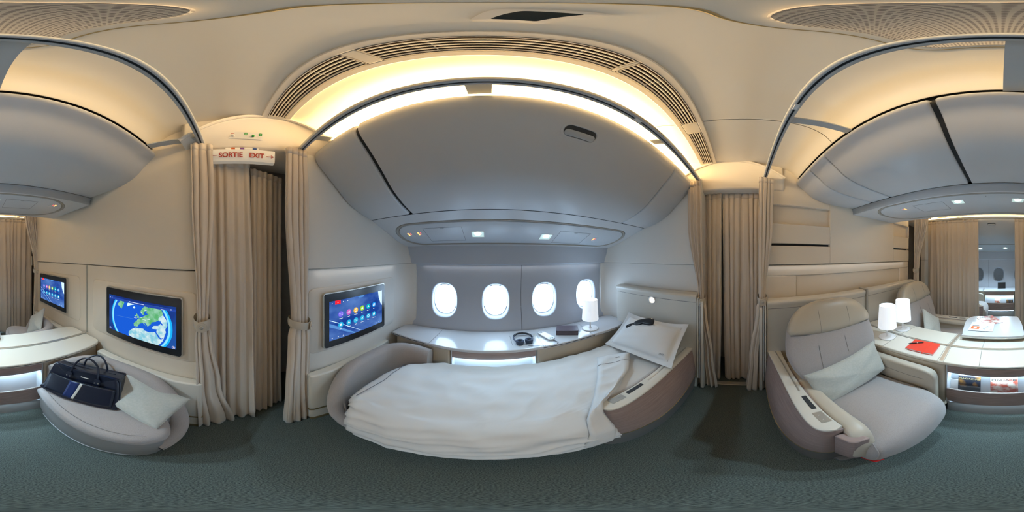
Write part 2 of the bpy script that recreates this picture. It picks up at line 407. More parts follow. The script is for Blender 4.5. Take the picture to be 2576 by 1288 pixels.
# ================================================================ THE SETTING
XF, XR = -0.92, 1.47           # front and rear bulkhead faces
use('')
b = MB(); b.box(-2.0, 2.3, -5.0, 2.1, -0.04, 0); structure('floor', b, 'carpet', smooth=0)
b = MB(); b.box(1.47, 1.53, -0.18, 0.42, 0.0, 0.012)
structure('trim_1', b, 'metal', bevel=0.004)
b = MB(); b.box(-1.72, -1.66, -5, 2.1, 0, 2.8); b.box(-1.9, 2.2, -5.0, -4.94, 0, 2.8); b.box(-1.9, 2.2, 2.04, 2.1, 0, 2.8)
structure('wall_outer', b, 'wall', smooth=0)  # outer hull, added to keep world light from leaking in
b = MB(); b.box(2.1, 2.16, -5, 2.1, 0, 2.8); structure('wall_outer_rear', b, 'wall', smooth=0)
b = MB(); b.box(-1.9, 2.2, -5, 2.1, 2.8, 2.84); structure('ceiling', b, 'wall', smooth=0)  # lid of the added hull, unseen above the cabin ceiling panels

# ceiling panels: aisle, coved strip above the bins
cprof = [(-1.265, 2.46), (-0.75, 2.46), (-0.515, 2.46), (-0.506, 2.43), (-0.5045, 2.37), (-0.503, 2.325), (-0.499, 2.314), (-0.488, 2.324), (-0.455, 2.360), (-0.41, 2.390), (-0.35, 2.414), (-0.28, 2.428), (-0.18, 2.436), (0.0, 2.44), (0.17, 2.444), (0.36, 2.455), (0.44, 2.478),
         (0.52, 2.508), (0.62, 2.542), (0.74, 2.566), (0.88, 2.568), (1.02, 2.54), (1.13, 2.48), (1.2, 2.39), (1.22, 2.31)]
cs = catmull(cprof, 3)
sides = [('', 'window side'), ('far', 'far side')]
for mode, _ in sides:
    use(mode)
    b = MB(); ins = [(y, z + 0.02) for y, z in cs]
    b.loft([[(x, y, z) for y, z in cs] for x in (-1.10, 0.84)], closed=False)
    structure('ceiling', b, 'ceil_gloss')
    b = MB(); b.loft([[(x, y, z) for y, z in cs] for x in (0.8445, 1.75)], closed=False)
    structure('ceiling', b, 'ceil_gloss')

for mode, _ in sides:
    use(mode)
    b = MB(); b.box(-0.99, 1.52, -0.530, -0.524, 2.26, 2.44); structure('trim_bin_gap', b, 'gap', smooth=0)
# arched end panels over the aisle
def arch_panel(name, xt, xb, ya, yb, yc, zt, k, zb, sgn, mode):
    use(mode)
    b = MB()
    ys = [ya + (yb - ya) * i / 40 for i in range(41)]
    rows = []
    for j in range(13):
        t = j / 12; row = []
        for y in ys:
            top = max(zt - k * (y - yc) ** 2, zb + 0.004)
            z = top + (zb - top) * t
            x = xt + (xb - xt) * (t ** 0.7)
            row.append((x, y, z))
        rows.append(row)
    b.loft(rows, closed=False)
    # rolled lip along the arch and the panel edge going back to the ceiling
    lip = []
    for y in ys:
        top = max(zt - k * (y - yc) ** 2, zb + 0.004)
        lip.append((xt, y, top))
    b.tube(lip, 0.009, 8)
    b.loft([lip, [(xt + sgn * 0.05, y, z + 0.012) for x, y, z in lip], [(xt + sgn * 0.055, y, 2.62) for x, y, z in lip]], closed=False)
    # soffit behind
    b.loft([[(xb, y, zb) for y in ys], [(xb + sgn * 0.30, y, zb - 0.01) for y in ys], [(xb + sgn * 0.30, y, zb + 0.3) for y in ys]], closed=False)
    structure(name, b, 'ceil', solid=0.006)
for mode, _ in sides:
    arch_panel('trim_arch_front', -0.80, -0.93, -0.275, 0.60, 0.20, 2.447, 1.0, 2.225, -1, mode)
    arch_panel('trim_arch_rear', 1.44, 1.50, -0.36, 0.66, 0.14, 2.458, 0.75, 2.15, 1, mode)

# front and rear bulkheads of the window suites
def fillet_wall(sx, xw, yw, back):
    """plan outline of a bulkhead whose outboard end turns into the sidewall"""
    p = [(xw, 0.40)] + [(xw, y) for y in (0.7, 1.0, 1.25, 1.42)]
    for k in range(1, 9):
        t = k / 8 * PI / 2; p.append((xw - sx * 0.13 * (1 - math.cos(t)) * -1 if False else xw + (-sx) * -0.0 + (0.14 * (1 - math.cos(t))) * sx * -1, 1.42 + 0.23 * math.sin(t)))
    p += [(xw - sx * 0.14, 1.80), (back, 1.80), (back, 0.40)]
    return p
for mode, _ in sides:
    use(mode)
    tagname = '' if mode == '' else '_far'
    for nm, sx, xw, back in (('wall_front', -1, XF, -1.02), ('wall_rear', 1, XR, 1.58)):
        b = MB()
        lower = fillet_wall(sx, xw + sx * 0.014, 1.66, back); upper = fillet_wall(sx, xw, 1.66, back)
        b.prism(lower, 'z', 0.0, 1.4155); b.prism(upper, 'z', 1.417, 2.55)
        structure(nm + tagname, b, 'wall', bevel=0.004)
# centre bulkheads
use('')
b = MB()
def cwall_x(y, off=0): return -0.90 - 0.10 * (1 - abs(y - YC) / 1.115) + off
lo = [(cwall_x(-0.15) - .012, -0.15), (-1.012, YC), (cwall_x(-0.15) - .012, MY(-0.15)), (-1.10, MY(-0.15)), (-1.10, -0.15)]
up = [(cwall_x(-0.15), -0.15), (-1.0, YC), (cwall_x(-0.15), MY(-0.15)), (-1.10, MY(-0.15)), (-1.10, -0.15)]
b.prism(lo, 'z', 0, 1.412); b.prism(up, 'z', 1.418, 2.6)
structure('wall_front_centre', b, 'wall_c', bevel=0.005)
b = MB(); b.box(-1.015, -1.0045, YC - 0.006, YC + 0.006, 0.69, 1.41); structure('trim_front_seam', b, 'metal', smooth=0)
# rear centre bulkhead with its niches
XC = 1.50
b = MB(); b.box(XC + 0.045, XC + 0.10, MY(-0.18), -0.18, 0, 2.6)
def slabs(y0, y1, z0, z1): b.box(XC, XC + 0.046, y0, y1, z0, z1)
yA, yB, yC2, yD = -0.18, -0.86, -1.93, MY(-0.18)
slabs(yB, yA, 2.0, 2.6); slabs(yB, yA, 1.62, 1.81); slabs(yB, yA, 1.418, 1.598)
slabs(yD, yC2, 2.0, 2.6); slabs(yD, yC2, 1.62, 1.81); slabs(yD, yC2, 1.418, 1.598)
slabs(yC2, yB, 1.418, 2.6)
slabs(-0.24, yA, 1.81, 2.0); slabs(-0.24, yA, 1.598, 1.62); slabs(-2.36, -2.34, 1.81, 2.0)
b.box(XC + 0.012, XC + 0.046, yD, -0.18, 1.31, 1.412)
b.box(XC + 0.012, XC + 0.046, -0.49, -0.18, 0, 1.31); b.box(XC + 0.012, XC + 0.046, yD, -2.10, 0, 1.31)
b.box(XC + 0.028, XC + 0.046, -2.10, -0.49, 0, 1.31)
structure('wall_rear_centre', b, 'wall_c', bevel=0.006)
# padded fields round the wall screens
for md in ('', 'far'):
    use(md)
    b = MB(); P = rrect(0.46, 1.40, 0.78, 1.285, 0.05, 5); b.loft([[(-0.936, y, z) for y, z in P], [(-0.929, y, z) for y, z in P], [(-0.925, y + (0.93 - y) * .02, z + (1.03 - z) * .02) for y, z in P]]); structure('trim_pad', b, 'wall')
    b = MB(); P = rrect(-1.16, -0.20, 0.78, 1.285, 0.05, 5)
    def cx_(y, h): return cwall_x(y) - 0.012 + h
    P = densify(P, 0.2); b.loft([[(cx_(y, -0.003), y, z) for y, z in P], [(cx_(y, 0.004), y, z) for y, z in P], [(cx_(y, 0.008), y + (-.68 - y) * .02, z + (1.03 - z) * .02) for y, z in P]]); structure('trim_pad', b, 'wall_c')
use('')
b = MB()
for (y0, y1) in ((yB, -0.24), (-2.34, yC2)): b.box(XC + 0.042, XC + 0.0455, y0, y1, 1.598, 1.62)
structure('trim_niche_slot', b, 'slot', smooth=0)

# sidewalls with real window openings
yprof = [(0.0, 1.64), (0.66, 1.635), (0.80, 1.655), (0.95, 1.68), (1.10, 1.685), (1.25, 1.675), (1.405, 1.655), (1.412, 1.650), (1.42, 1.628), (1.50, 1.615), (1.58, 1.60), (1.66, 1.585)]
def sy(z): return interp(yprof, z)
WX = (-0.478, 0.067, 0.597, 1.139); WZ = 1.015
X0w, X1w = -0.80, 1.35
for mode, _ in sides:
    use(mode)
    b = MB(); hw, z0c, z1c = 0.2, 0.76, 1.27
    def strip(x0, x1, zs):
        b.loft([[(x, sy(z), z) for z in zs] for x in [x0 + (x1 - x0) * i / 4 for i in range(5)]], closed=False)
    zlow = [0, 0.4, 0.66, 0.72, 0.76]; zmid = [0.76 + 0.51 * i / 10 for i in range(11)]; zhi = [1.27, 1.33, 1.38, 1.405, 1.412, 1.42, 1.46, 1.5, 1.54, 1.58, 1.62, 1.66]
    strip(X0w - 0.1, X1w + 0.1, zlow); strip(X0w - 0.1, X1w + 0.1, zhi)
    xs = [X0w - 0.1] + [x + s for x in WX for s in (-hw, hw)] + [X1w + 0.1]
    for i in range(0, len(xs), 2): strip(xs[i], xs[i + 1], zmid)
    N = 64
    for cx in WX:
        def rectpt(t):
            c, s = math.cos(t), math.sin(t); k = min(hw / abs(c) if abs(c) > 1e-6 else 9, (0.255) / abs(s) if abs(s) > 1e-6 else 9); return cx + c * k, WZ + s * k
        rings = []
        ov = superell(cx, WZ, 0.146, 0.200, 2.5, N)
        rect = []
        for (px, pz) in ov:
            rect.append(rectpt(math.atan2((pz - WZ), (px - cx))))
        for qx in (-hw, hw):
            for qz in (-0.255, 0.255):
                k = min(range(N), key=lambda i: (rect[i][0] - cx - qx) ** 2 + (rect[i][1] - WZ - qz) ** 2); rect[k] = (cx + qx, WZ + qz)
        for k in (0, 0.35, 0.7, 1.0):
            rings.append([((r[0] + (o[0] - r[0]) * k), sy(r[1] + (o[1] - r[1]) * k), r[1] + (o[1] - r[1]) * k) for r, o in zip(rect, ov)])
        b.loft(rings, caps=False)
    structure('wall_side' + ('' if mode == '' else '_far'), b, 'side')
    b = MB()
    for sx_ in (0.332,): b.box(sx_ - 0.0012, sx_ + 0.0012, 1.6, 1.6, 0, 0) if False else b.loft([[(x, sy(z) - 0.0012, z) for z in (0.69, 0.8, 0.95, 1.1, 1.25, 1.405)] for x in (sx_ - 0.0015, sx_ + 0.0015)], closed=False)
    structure('trim_sidewall_seam', b, 'slot', smooth=0)
    for i, cx in enumerate(WX):
        nm = 'window_%d' % (i + 1 + (4 if mode else 0))
        b = MB(); N = 64
        prof = [(0.146, 0.200, 0.0), (0.142, 0.196, 0.002), (0.138, 0.191, 0.008), (0.134, 0.186, 0.02), (0.131, 0.181, 0.04), (0.128, 0.177, 0.055), (0.124, 0.172, 0.06), (0.120, 0.168, 0.06)]
        b.loft([[(x, sy(z) * (0.3 if d > 0.01 else 1) + (1.675 * 0.7 if d > 0.01 else 0) + d, z) for x, z in superell(cx, WZ, a, h, 2.5, N)] for a, h, d in prof], caps=False)
        fr = structure(nm, b, 'side'); 
        b = MB(); b.loft([[(x, 1.7365, z) for x, z in superell(cx, WZ, 0.132, 0.18, 2.5, N)], [(x, 1.745, z) for x, z in superell(cx, WZ, 0.132, 0.18, 2.5, N)]])
        s = b.build('window_shade', 'shade' if mode == '' else 'glassdark', fr)
        b = MB(); b.tube([(x, 1.735, z) for x, z in superell(cx, WZ, 0.121, 0.169, 2.5, N)], 0.0018, 6, closed=True); b.build('shade_seal', 'rail', fr)
        if mode == 'far':
            b = MB(); b.loft([[(x, 1.7355, z) for x, z in rrect(cx - 0.10, cx + 0.02, WZ - 0.03, WZ - 0.028, 0.0009, 2)], [(x, 1.7365, z) for x, z in rrect(cx - 0.10, cx + 0.02, WZ - 0.03, WZ - 0.028, 0.0009, 2)]]); b.build('shade_pleat', 'slot', fr)
# lit ledge under the seam of the bulkheads
def ledge_led(loc, sx, sy_, e): area('ledge_wash', loc, (0, 0, 0), sx, sy_, e, (0.95, 0.97, 1.0))
ledge_led((-0.913 + 0.012, 0.95, 1.409), 0.012, 0.9, 0.10)
ledge_led((0.30, 1.628, 1.402), 2.0, 0.01, 0.2)
ledge_led((XC - 0.012, -1.2, 1.405), 0.012, 2.0, 0.16)
# curved liner in the dark behind the overhead bins (near and far)
bprof = [(0.70, 2.32), (0.60, 2.312), (0.54, 2.295), (0.507, 2.262), (0.497, 2.225), (0.503, 2.19), (0.53, 2.143), (0.618, 2.045), (0.69, 1.972), (0.777, 1.897), (0.90, 1.838), (1.025, 1.804)]
bs = catmull(bprof, 3)
def inset(pr, d):
    out = []
    for i, (y, z) in enumerate(pr):
        a = pr[max(i - 1, 0)]; c = pr[min(i + 1, len(pr) - 1)]; ty, tz = c[0] - a[0], c[1] - a[1]; L = math.hypot(ty, tz)
        out.append((y - tz / L * d * 1.0, z + ty / L * d))
    return out
for mode, _ in sides:
    use(mode)
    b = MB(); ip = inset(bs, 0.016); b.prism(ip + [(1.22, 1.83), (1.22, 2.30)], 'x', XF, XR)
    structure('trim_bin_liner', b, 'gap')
use('')

# ================================================================ OVERHEAD BINS
def bin_unit(x0, x1, prof, close, label, group=None, handle=None, seam=None, big=True):
    cx = (x0 + x1) / 2
    t = thing('overhead_bin', label, 'overhead bin', (cx, prof[-1][0], prof[-1][1]), group)
    b = MB(); g = 0.005; x0 += g; x1 -= g
    r = 0.018; n = len(prof); rings = []
    cen = (sum(p[0] for p in prof) / n + 0.25 * (1 if prof[-1][0] > 0 else -1), sum(p[1] for p in prof) / n + 0.15)
    out = [prof] ; 
    ip = inset(prof, 0.012 if prof[-1][0] > 0 else -0.012)
    b.loft([[(x0, y, z) for y, z in ip + close], [(x0 + 0.003, y, z) for y, z in [(a[0] * .65 + c[0] * .35, a[1] * .65 + c[1] * .35) for a, c in zip(prof, ip)] + close], [(x0 + 0.010, y, z) for y, z in prof + close],
            [(x1 - 0.010, y, z) for y, z in prof + close], [(x1 - 0.003, y, z) for y, z in [(a[0] * .65 + c[0] * .35, a[1] * .65 + c[1] * .35) for a, c in zip(prof, ip)] + close], [(x1, y, z) for y, z in ip + close]])
    b.build('bin_door', 'bin', t, smooth=50)
    if seam is not None:
        y, z = prof[seam]; a = prof[seam - 1]; c = prof[seam + 1]
        b = MB(); b.tube([(x0 + 0.01, y, z), (x1 - 0.01, y, z)], 0.0016, 6); b.build('trim_line', 'rail', t)
    if handle:
        hx, i = handle; y, z = prof[i]; a = prof[i - 1]; c = prof[i + 1]
        ty, tz = c[0] - a[0], c[1] - a[1]; L = math.hypot(ty, tz); e2 = Vector((0, ty / L, tz / L)); nn = Vector((0, tz / L, -ty / L)); e1 = Vector((1, 0, 0)); o = Vector((hx, y, z))
        def f(pts, h): return [o + e1 * p[0] + e2 * p[1] + nn * h for p in pts]
        b = MB()
        R1 = rrect(-0.088, 0.088, -0.042, 0.042, 0.038, 8); R2 = rrect(-0.078, 0.078, -0.034, 0.034, 0.031, 8); R3 = rrect(-0.074, 0.074, -0.030, 0.030, 0.028, 8)
        b.loft([f(R1, -0.002), f(R1, 0.0015), f(R2, 0.003), f(R3, -0.0005)], caps=False); fr = b.build('latch_bezel', 'bin', t)
        b = MB(); b.loft([f(R3, -0.0004), f(R3, 0.0008)]); b.build('latch_recess', 'slot', t)
        b = MB(); P = rrect(-0.070, 0.070, -0.006, 0.028, 0.015, 8); b.loft([f(P, 0.0), f(P, 0.005), f([(x * .97, (yy - .011) * .9 + .011) for x, yy in P], 0.007)]); b.build('latch_handle', 'rail', t, smooth=50)
    return t
cl_near = [(1.03, 1.835), (1.19, 1.86), (1.19, 2.28)]
G = 'overhead bins above the window suite'
bin_unit(XF + 0.0, -0.541, bs, cl_near, 'short grey overhead bin beside the front bulkhead, above the wall screen', G, seam=9)
bin_unit(-0.53, 1.087, bs, cl_near, 'long grey overhead bin with oval latch, above the four bright windows', G, handle=(0.35, 19), seam=9)
bin_unit(1.087, XR, bs, cl_near, 'short grey overhead bin at the rear end of the window row', G, seam=9)
use('far')
bin_unit(-0.53, 1.087, bs, cl_near, 'overhead bin with oval latch seen through the gap in the far curtains', handle=(0.185, 19))
use('')
cbp = [(-0.66, 2.335), (-0.58, 2.325), (-0.52, 2.302), (-0.487, 2.27), (-0.484, 2.245), (-0.50, 2.222), (-0.56, 2.172), (-0.628, 2.115), (-0.70, 2.082), (-0.81, 2.062), (-0.95, 2.054), (-1.15, 2.056)]
cb = catmull(cbp, 3)
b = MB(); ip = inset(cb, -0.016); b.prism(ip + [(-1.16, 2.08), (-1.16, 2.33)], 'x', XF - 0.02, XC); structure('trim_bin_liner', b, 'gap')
cl_c = [(-1.15, 2.31), (-0.9, 2.335)]
G = 'overhead bins above the centre seats'
bin_unit(-0.97, 0.216, cb, cl_c, 'long pale overhead bin above the centre wall screen and the bag', G, seam=7)
bin_unit(0.229, 0.934, cb, cl_c, 'middle pale overhead bin above the centre desk lamps', G, seam=7)
bin_unit(0.934, 1.176, cb, cl_c, 'narrow overhead bin second from the rear wall, above the centre armchair', G, seam=7)
bin_unit(1.176, XC, cb, cl_c, 'narrow overhead bin touching the rear niche wall', G, seam=7)
# shared lower housing under the centre bins: structure-like soffit with the service panel set into it
def ring_plate(b, F, rect, oval, h0=0, m=0):
    cx = sum(p[0] for p in oval) / len(oval); cy = sum(p[1] for p in oval) / len(oval); x0, x1, y0, y1 = rect
    oval = densify(oval); R = []
    for px, py in oval:
        c, s = px - cx, py - cy; ks = []
        if c > 1e-9: ks.append((x1 - cx) / c)
        if c < -1e-9: ks.append((x0 - cx) / c)
        if s > 1e-9: ks.append((y1 - cy) / s)
        if s < -1e-9: ks.append((y0 - cy) / s)
        k = min(ks); R.append((cx + c * k, cy + s * k))
    for qx in (x0, x1):
        for qy in (y0, y1):
            j = min(range(len(R)), key=lambda i: (R[i][0] - qx) ** 2 + (R[i][1] - qy) ** 2); R[j] = (qx, qy)
    b.loft([[F(x, y, h0) for x, y in R], [F(x, y, h0) for x, y in oval]], caps=False, m=m)
def service_panel(F, x0, x1, w0, w1, rect, label, hatches, lights, signs, loc, group, flipw=1, mic=0.25):
    t = thing('service_panel', label, 'service panel', loc, group)
    b = MB(); r = (w1 - w0) * 0.47
    ov = rrect(x0, x1, w0, w1, r, 14)
    ring_plate(b, F, rect, ov)
    b.loft([[F(x, y, 0) for x, y in ov], [F(x, y, -0.012) for x, y in ov]], caps=False)
    b.build('housing', 'bin', t)
    def ins(d): return rrect(x0 + d, x1 - d, w0 + d, w1 - d, max(r - d, 0.01), 14)
    b = MB(); b.loft([[F(x, y, -0.011) for x, y in ins(0)], [F(x, y, 0.001) for x, y in ins(0.006)], [F(x, y, 0.004) for x, y in ins(0.014)], [F(x, y, 0.001) for x, y in ins(0.022)], [F(x, y, -0.012) for x, y in ins(0.030)]], caps=False)
    b.build('oval_rim', 'psu_rim', t)
    b = MB(); b.loft([[F(x, y, -0.012) for x, y in ins(0.001)], [F(x, y, -0.013) for x, y in ins(0.001)]]); b.build('recess', 'psu_rim', t)
    b = MB(); b.loft([[F(x, y, -0.012) for x, y in ins(0.034)], [F(x, y, -0.002) for x, y in ins(0.036)], [F(x, y, 0.0) for x, y in ins(0.040)]]); b.build('panel', 'psu', t)
    for (a, c, p, q) in hatches:
        b = MB()
        for (xa, xb, ya, yb) in ((a, c, p, p + 0.002), (a, c, q - 0.002, q), (a, a + 0.002, p, q), (c - 0.002, c, p, q)):
            b.loft([[F(x, y, 0.0005) for x, y in ((xa, ya), (xb, ya), (xb, yb), (xa, yb))], [F(x, y, 0.0012) for x, y in ((xa, ya), (xb, ya), (xb, yb), (xa, yb))]])
        h = b.build('mask_hatch', 'stitch', t, smooth=0)
        b = MB(); mx = (a + c) / 2; b.tube([F(x, y, 0.001) for x, y in rrect(mx - 0.016, mx + 0.016, p + 0.008, p + 0.020, 0.0055, 5)], 0.0009, 6, closed=True); b.build('hatch_latch', 'rail', h)
    for (lx, lw) in lights:
        s = 0.055
        b = MB(); sq = [(lx - s, lw - s), (lx + s, lw - s), (lx + s, lw + s), (lx - s, lw + s)]; sq2 = [(lx + (x - lx) * .9, lw + (y - lw) * .9) for x, y in sq]
        b.loft([[F(x, y, 0.0) for x, y in sq], [F(x, y, 0.003) for x, y in sq], [F(x, y, 0.003) for x, y in sq2], [F(x, y, 0.0006) for x, y in sq2]], caps=False)
        rl = b.build('reading_light', 'white', t, smooth=0)
        b = MB(); sq3 = sq2; b.loft([[F(x, y, 0.0004) for x, y in sq3], [F(x, y, 0.0009) for x, y in sq3]]); b.build('light_well', 'psu_lit', rl, smooth=0)
        b = MB(); c2 = [(lx + 0.030 * math.cos(k * PI / 12), lw - 0.012 * flipw + 0.030 * math.sin(k * PI / 12)) for k in range(24)]
        b.loft([[F(x, y, 0.001) for x, y in c2], [F(x, y, 0.006) for x, y in [(lx + (p[0] - lx) * .9, lw - .012 * flipw + (p[1] - lw + .012 * flipw) * .9) for p in c2]]]); b.build('lens', 'lens', rl, smooth=50)
    for (sx_, sw, col) in signs:
        b = MB(); P = [(sx_ - 0.035, sw - 0.05), (sx_ + 0.03, sw - 0.05), (sx_ + 0.045, sw + 0.05), (sx_ + 0.0, sw + 0.05)]
        b.loft([[F(x, y, 0.0003) for x, y in P], [F(x, y, 0.002) for x, y in P]]); sg = b.build('sign_light', 'psu_rim' if 0 else 'psu', t, smooth=0)
        b = MB()
        for k in range(3):
            yy = sw - 0.035 + k * 0.018; b.loft([[F(x, y, 0.002) for x, y in rrect(sx_ - 0.02, sx_ - 0.006, yy, yy + 0.012, 0.003, 3)], [F(x, y, 0.0032) for x, y in rrect(sx_ - 0.02, sx_ - 0.006, yy, yy + 0.012, 0.003, 3)]])
        b.build('sign_symbol', col, sg)
        b = MB()
        for k in range(2):
            yy = sw - 0.03 + k * 0.02; b.loft([[F(x, y, 0.002) for x, y in rrect(sx_ + 0.004, sx_ + 0.014, yy, yy + 0.010, 0.003, 3)], [F(x, y, 0.0032) for x, y in rrect(sx_ + 0.004, sx_ + 0.014, yy, yy + 0.010, 0.003, 3)]])
        b.build('sign_symbol', 'redglow', sg)
    if mic is not None:
        b = MB(); b.loft([[F(mic + 0.004 * math.cos(k), w0 + 0.075 + 0.004 * math.sin(k), h) for k in [i * PI / 6 for i in range(12)]] for h in (0.0003, 0.0008)]); b.build('sensor_hole', 'slot', t)
    return t
M['psu_lit'] = principled('reading_light_well', (0.75, 0.85, 0.83), 0.5, emit=(0.42, 0.62, 0.57), es=0.45)
def F_near(x, w_, h):
    L = math.hypot(1, .368); dy, dz = 1 / L, -.368 / L
    return (x, 1.0 + w_ * dy - h * .345, 1.8234 + w_ * dz - h * .938)
def wy(y): return (y - 1.0) * 1.0656
NL = [(-0.096, wy(1.375)), (0.505, wy(1.40))]
for mode, lab in (('', 'oval service panel with two reading lights below the bins, above the bright windows'), ('far', 'service panel with reading lights above the far closed windows')):
    use(mode)
    service_panel(F_near, -0.84, 1.40, wy(1.155), wy(1.575), (XF + 0.002, XR - 0.002, wy(1.047), wy(1.605)), lab,
                  [(-0.545, -0.215, wy(1.25), wy(1.485)), (0.605, 0.925, wy(1.285), wy(1.512))], NL, [(-0.70, wy(1.34), 'signglow'), (-0.60, wy(1.34), 'signglow'), (1.04, wy(1.40), 'signglow')] if mode == '' else [], (0.27, 1.3, 1.70), None)
use('')
def F_cen(x, w_, h): return (x, -1.17 - w_, 1.99 - h)
t = service_panel(F_cen, -0.84, 1.30, 0.0 + 0.02, 0.66, (-0.965, XC - 0.002, 0.0, 0.70), 'oval service panel under the centre bins, above the centre desks',
              [(-0.52, -0.24, 0.15, 0.40), (0.50, 0.80, 0.15, 0.40)], [(0.37, 0.20), (-0.14, 0.20)], [(0.93, 0.22, 'signglow'), (-0.69, 0.2, 'signglow')], (0.27, -1.5, 1.99), None, mic=0.12)
b = MB(); x0, x1 = -0.965, XC - 0.002
b.loft([[(x, y, z) for y, z in ((-1.148, 2.052), (-1.165, 2.03), (-1.17, 1.99))] for x in (x0, x1)], closed=False)
b.loft([[(x, y, z) for y, z in ((-1.87, 1.99), (-1.92, 2.01), (-1.97, 2.06), (-2.02, 2.14), (-2.05, 2.24), (-1.99, 2.31), (-1.87, 2.335))] for x in (x0, x1)], closed=False)
b.build('fairing', 'bin', t, solid=0.003)

# ================================================================ CURTAIN RAILS
def rail(x0, y0, x1, y1, z, label, brackets, writing=False, mode=''):
    use(mode)
    t = thing('curtain_rail', label, 'curtain rail', ((x0 + x1) / 2, (y0 + y1) / 2, z), None)
    d = Vector((x1 - x0, y1 - y0, 0)); L = d.length; d.normalize(); n = Vector((-d.y, d.x, 0)); o = Vector((x0, y0, z))
    pr = [(-0.017, 0.005), (-0.013, 0.017), (0, 0.021), (0.013, 0.017), (0.017, 0.005), (0.017, -0.014), (0.012, -0.018), (0.0045, -0.018), (0.0045, -0.008), (-0.0045, -0.008), (-0.0045, -0.018), (-0.012, -0.018), (-0.017, -0.014)]
    b = MB(); b.loft([[o + d * s + n * a + Vector((0, 0, c)) for a, c in pr] for s in (0, L)]); b.build('track', 'rail', t, smooth=50)
    b = MB(); b.obox(o + d * (L / 2) + Vector((0, 0, -0.0095)), d * (L / 2), n * 0.0044, (0, 0, 0.0012)); b.build('slot', 'slot', t, smooth=0)
    for (bx, w_, ye, ze) in brackets:
        s = bx - x0; c = o + d * s; b = MB(); hw = w_ / 2; y_e = ye
        b.loft([[(bx - hw, c.y, z + 0.004), (bx + hw, c.y, z + 0.004), (bx + hw, c.y, z - 0.004), (bx - hw, c.y, z - 0.004)],
                [(bx - hw, (c.y + y_e) / 2, (z + ze) / 2 + 0.008), (bx + hw, (c.y + y_e) / 2, (z + ze) / 2 + 0.008), (bx + hw, (c.y + y_e) / 2, (z + ze) / 2), (bx - hw, (c.y + y_e) / 2, (z + ze) / 2)],
                [(bx - hw, y_e, ze + 0.004), (bx + hw, y_e, ze + 0.004), (bx + hw, y_e, ze - 0.004), (bx - hw, y_e, ze - 0.004)]])
        b.build('bracket', 'rail', t, smooth=50)
    b = MB(); 
    for s in (L * 0.62, ): b.obox(o + d * s + Vector((0, 0, -0.017)), d * 0.02, n * 0.010, (0, 0, 0.004))
    b.build('stopper', 'white', t, bevel=0.003)
    if writing:
        c = o + d * 1.27 - n * 0.0 + Vector((0, 0, 0.004))
        text('Fasten Curtain Open During Taxi, Takeoff and Landing', 0.0125, o + d * (L * 0.645) - n * 0.0177 + Vector((0, 0, -0.004)), d, (0, 0, 1), 'dark', t, ext=0.0002)
    return t
rail(-0.97, 0.40, 1.46, 0.425, 2.262, 'grey curtain rail with small printed warning, below the glowing cove', [(-0.76, 0.05, 0.515, 2.30), (-0.03, 0.075, 0.515, 2.30), (0.80, 0.05, 0.515, 2.30)], True)
rail(-0.94, -0.175, 1.45, -0.175, 2.258, 'pale curtain rail along the aisle edge of the centre seats', [(-0.86, 0.05, -0.49, 2.29), (-0.036, 0.062, -0.49, 2.29), (0.66, 0.045, -0.49, 2.29)])
rail(-0.97, MY(0.385), 1.46, MY(0.385), 2.203, 'curtain rail along the far aisle above the drawn curtains', [(-0.76, 0.05, MY(0.515), 2.30), (0.80, 0.05, MY(0.515), 2.30)])
t = thing('cove_glow_tube', 'added glowing tube standing for the cove glow above the far aisle curtains', 'light strip', (0.25, MY(0.475), 2.24))
b = MB(); b.tube([(x, MY(0.470), 2.245) for x in (-0.88, 0.3, 1.44)], 0.014, 10); b.build('glow_tube', 'coveglow', t)  # glowing tube added in place of the lit far cove, hidden from here
b = MB(); b.box(-0.89, 1.45, MY(0.492), MY(0.482), 2.225, 2.262); b.build('glow_tube_bar', 'rail', t, smooth=0)

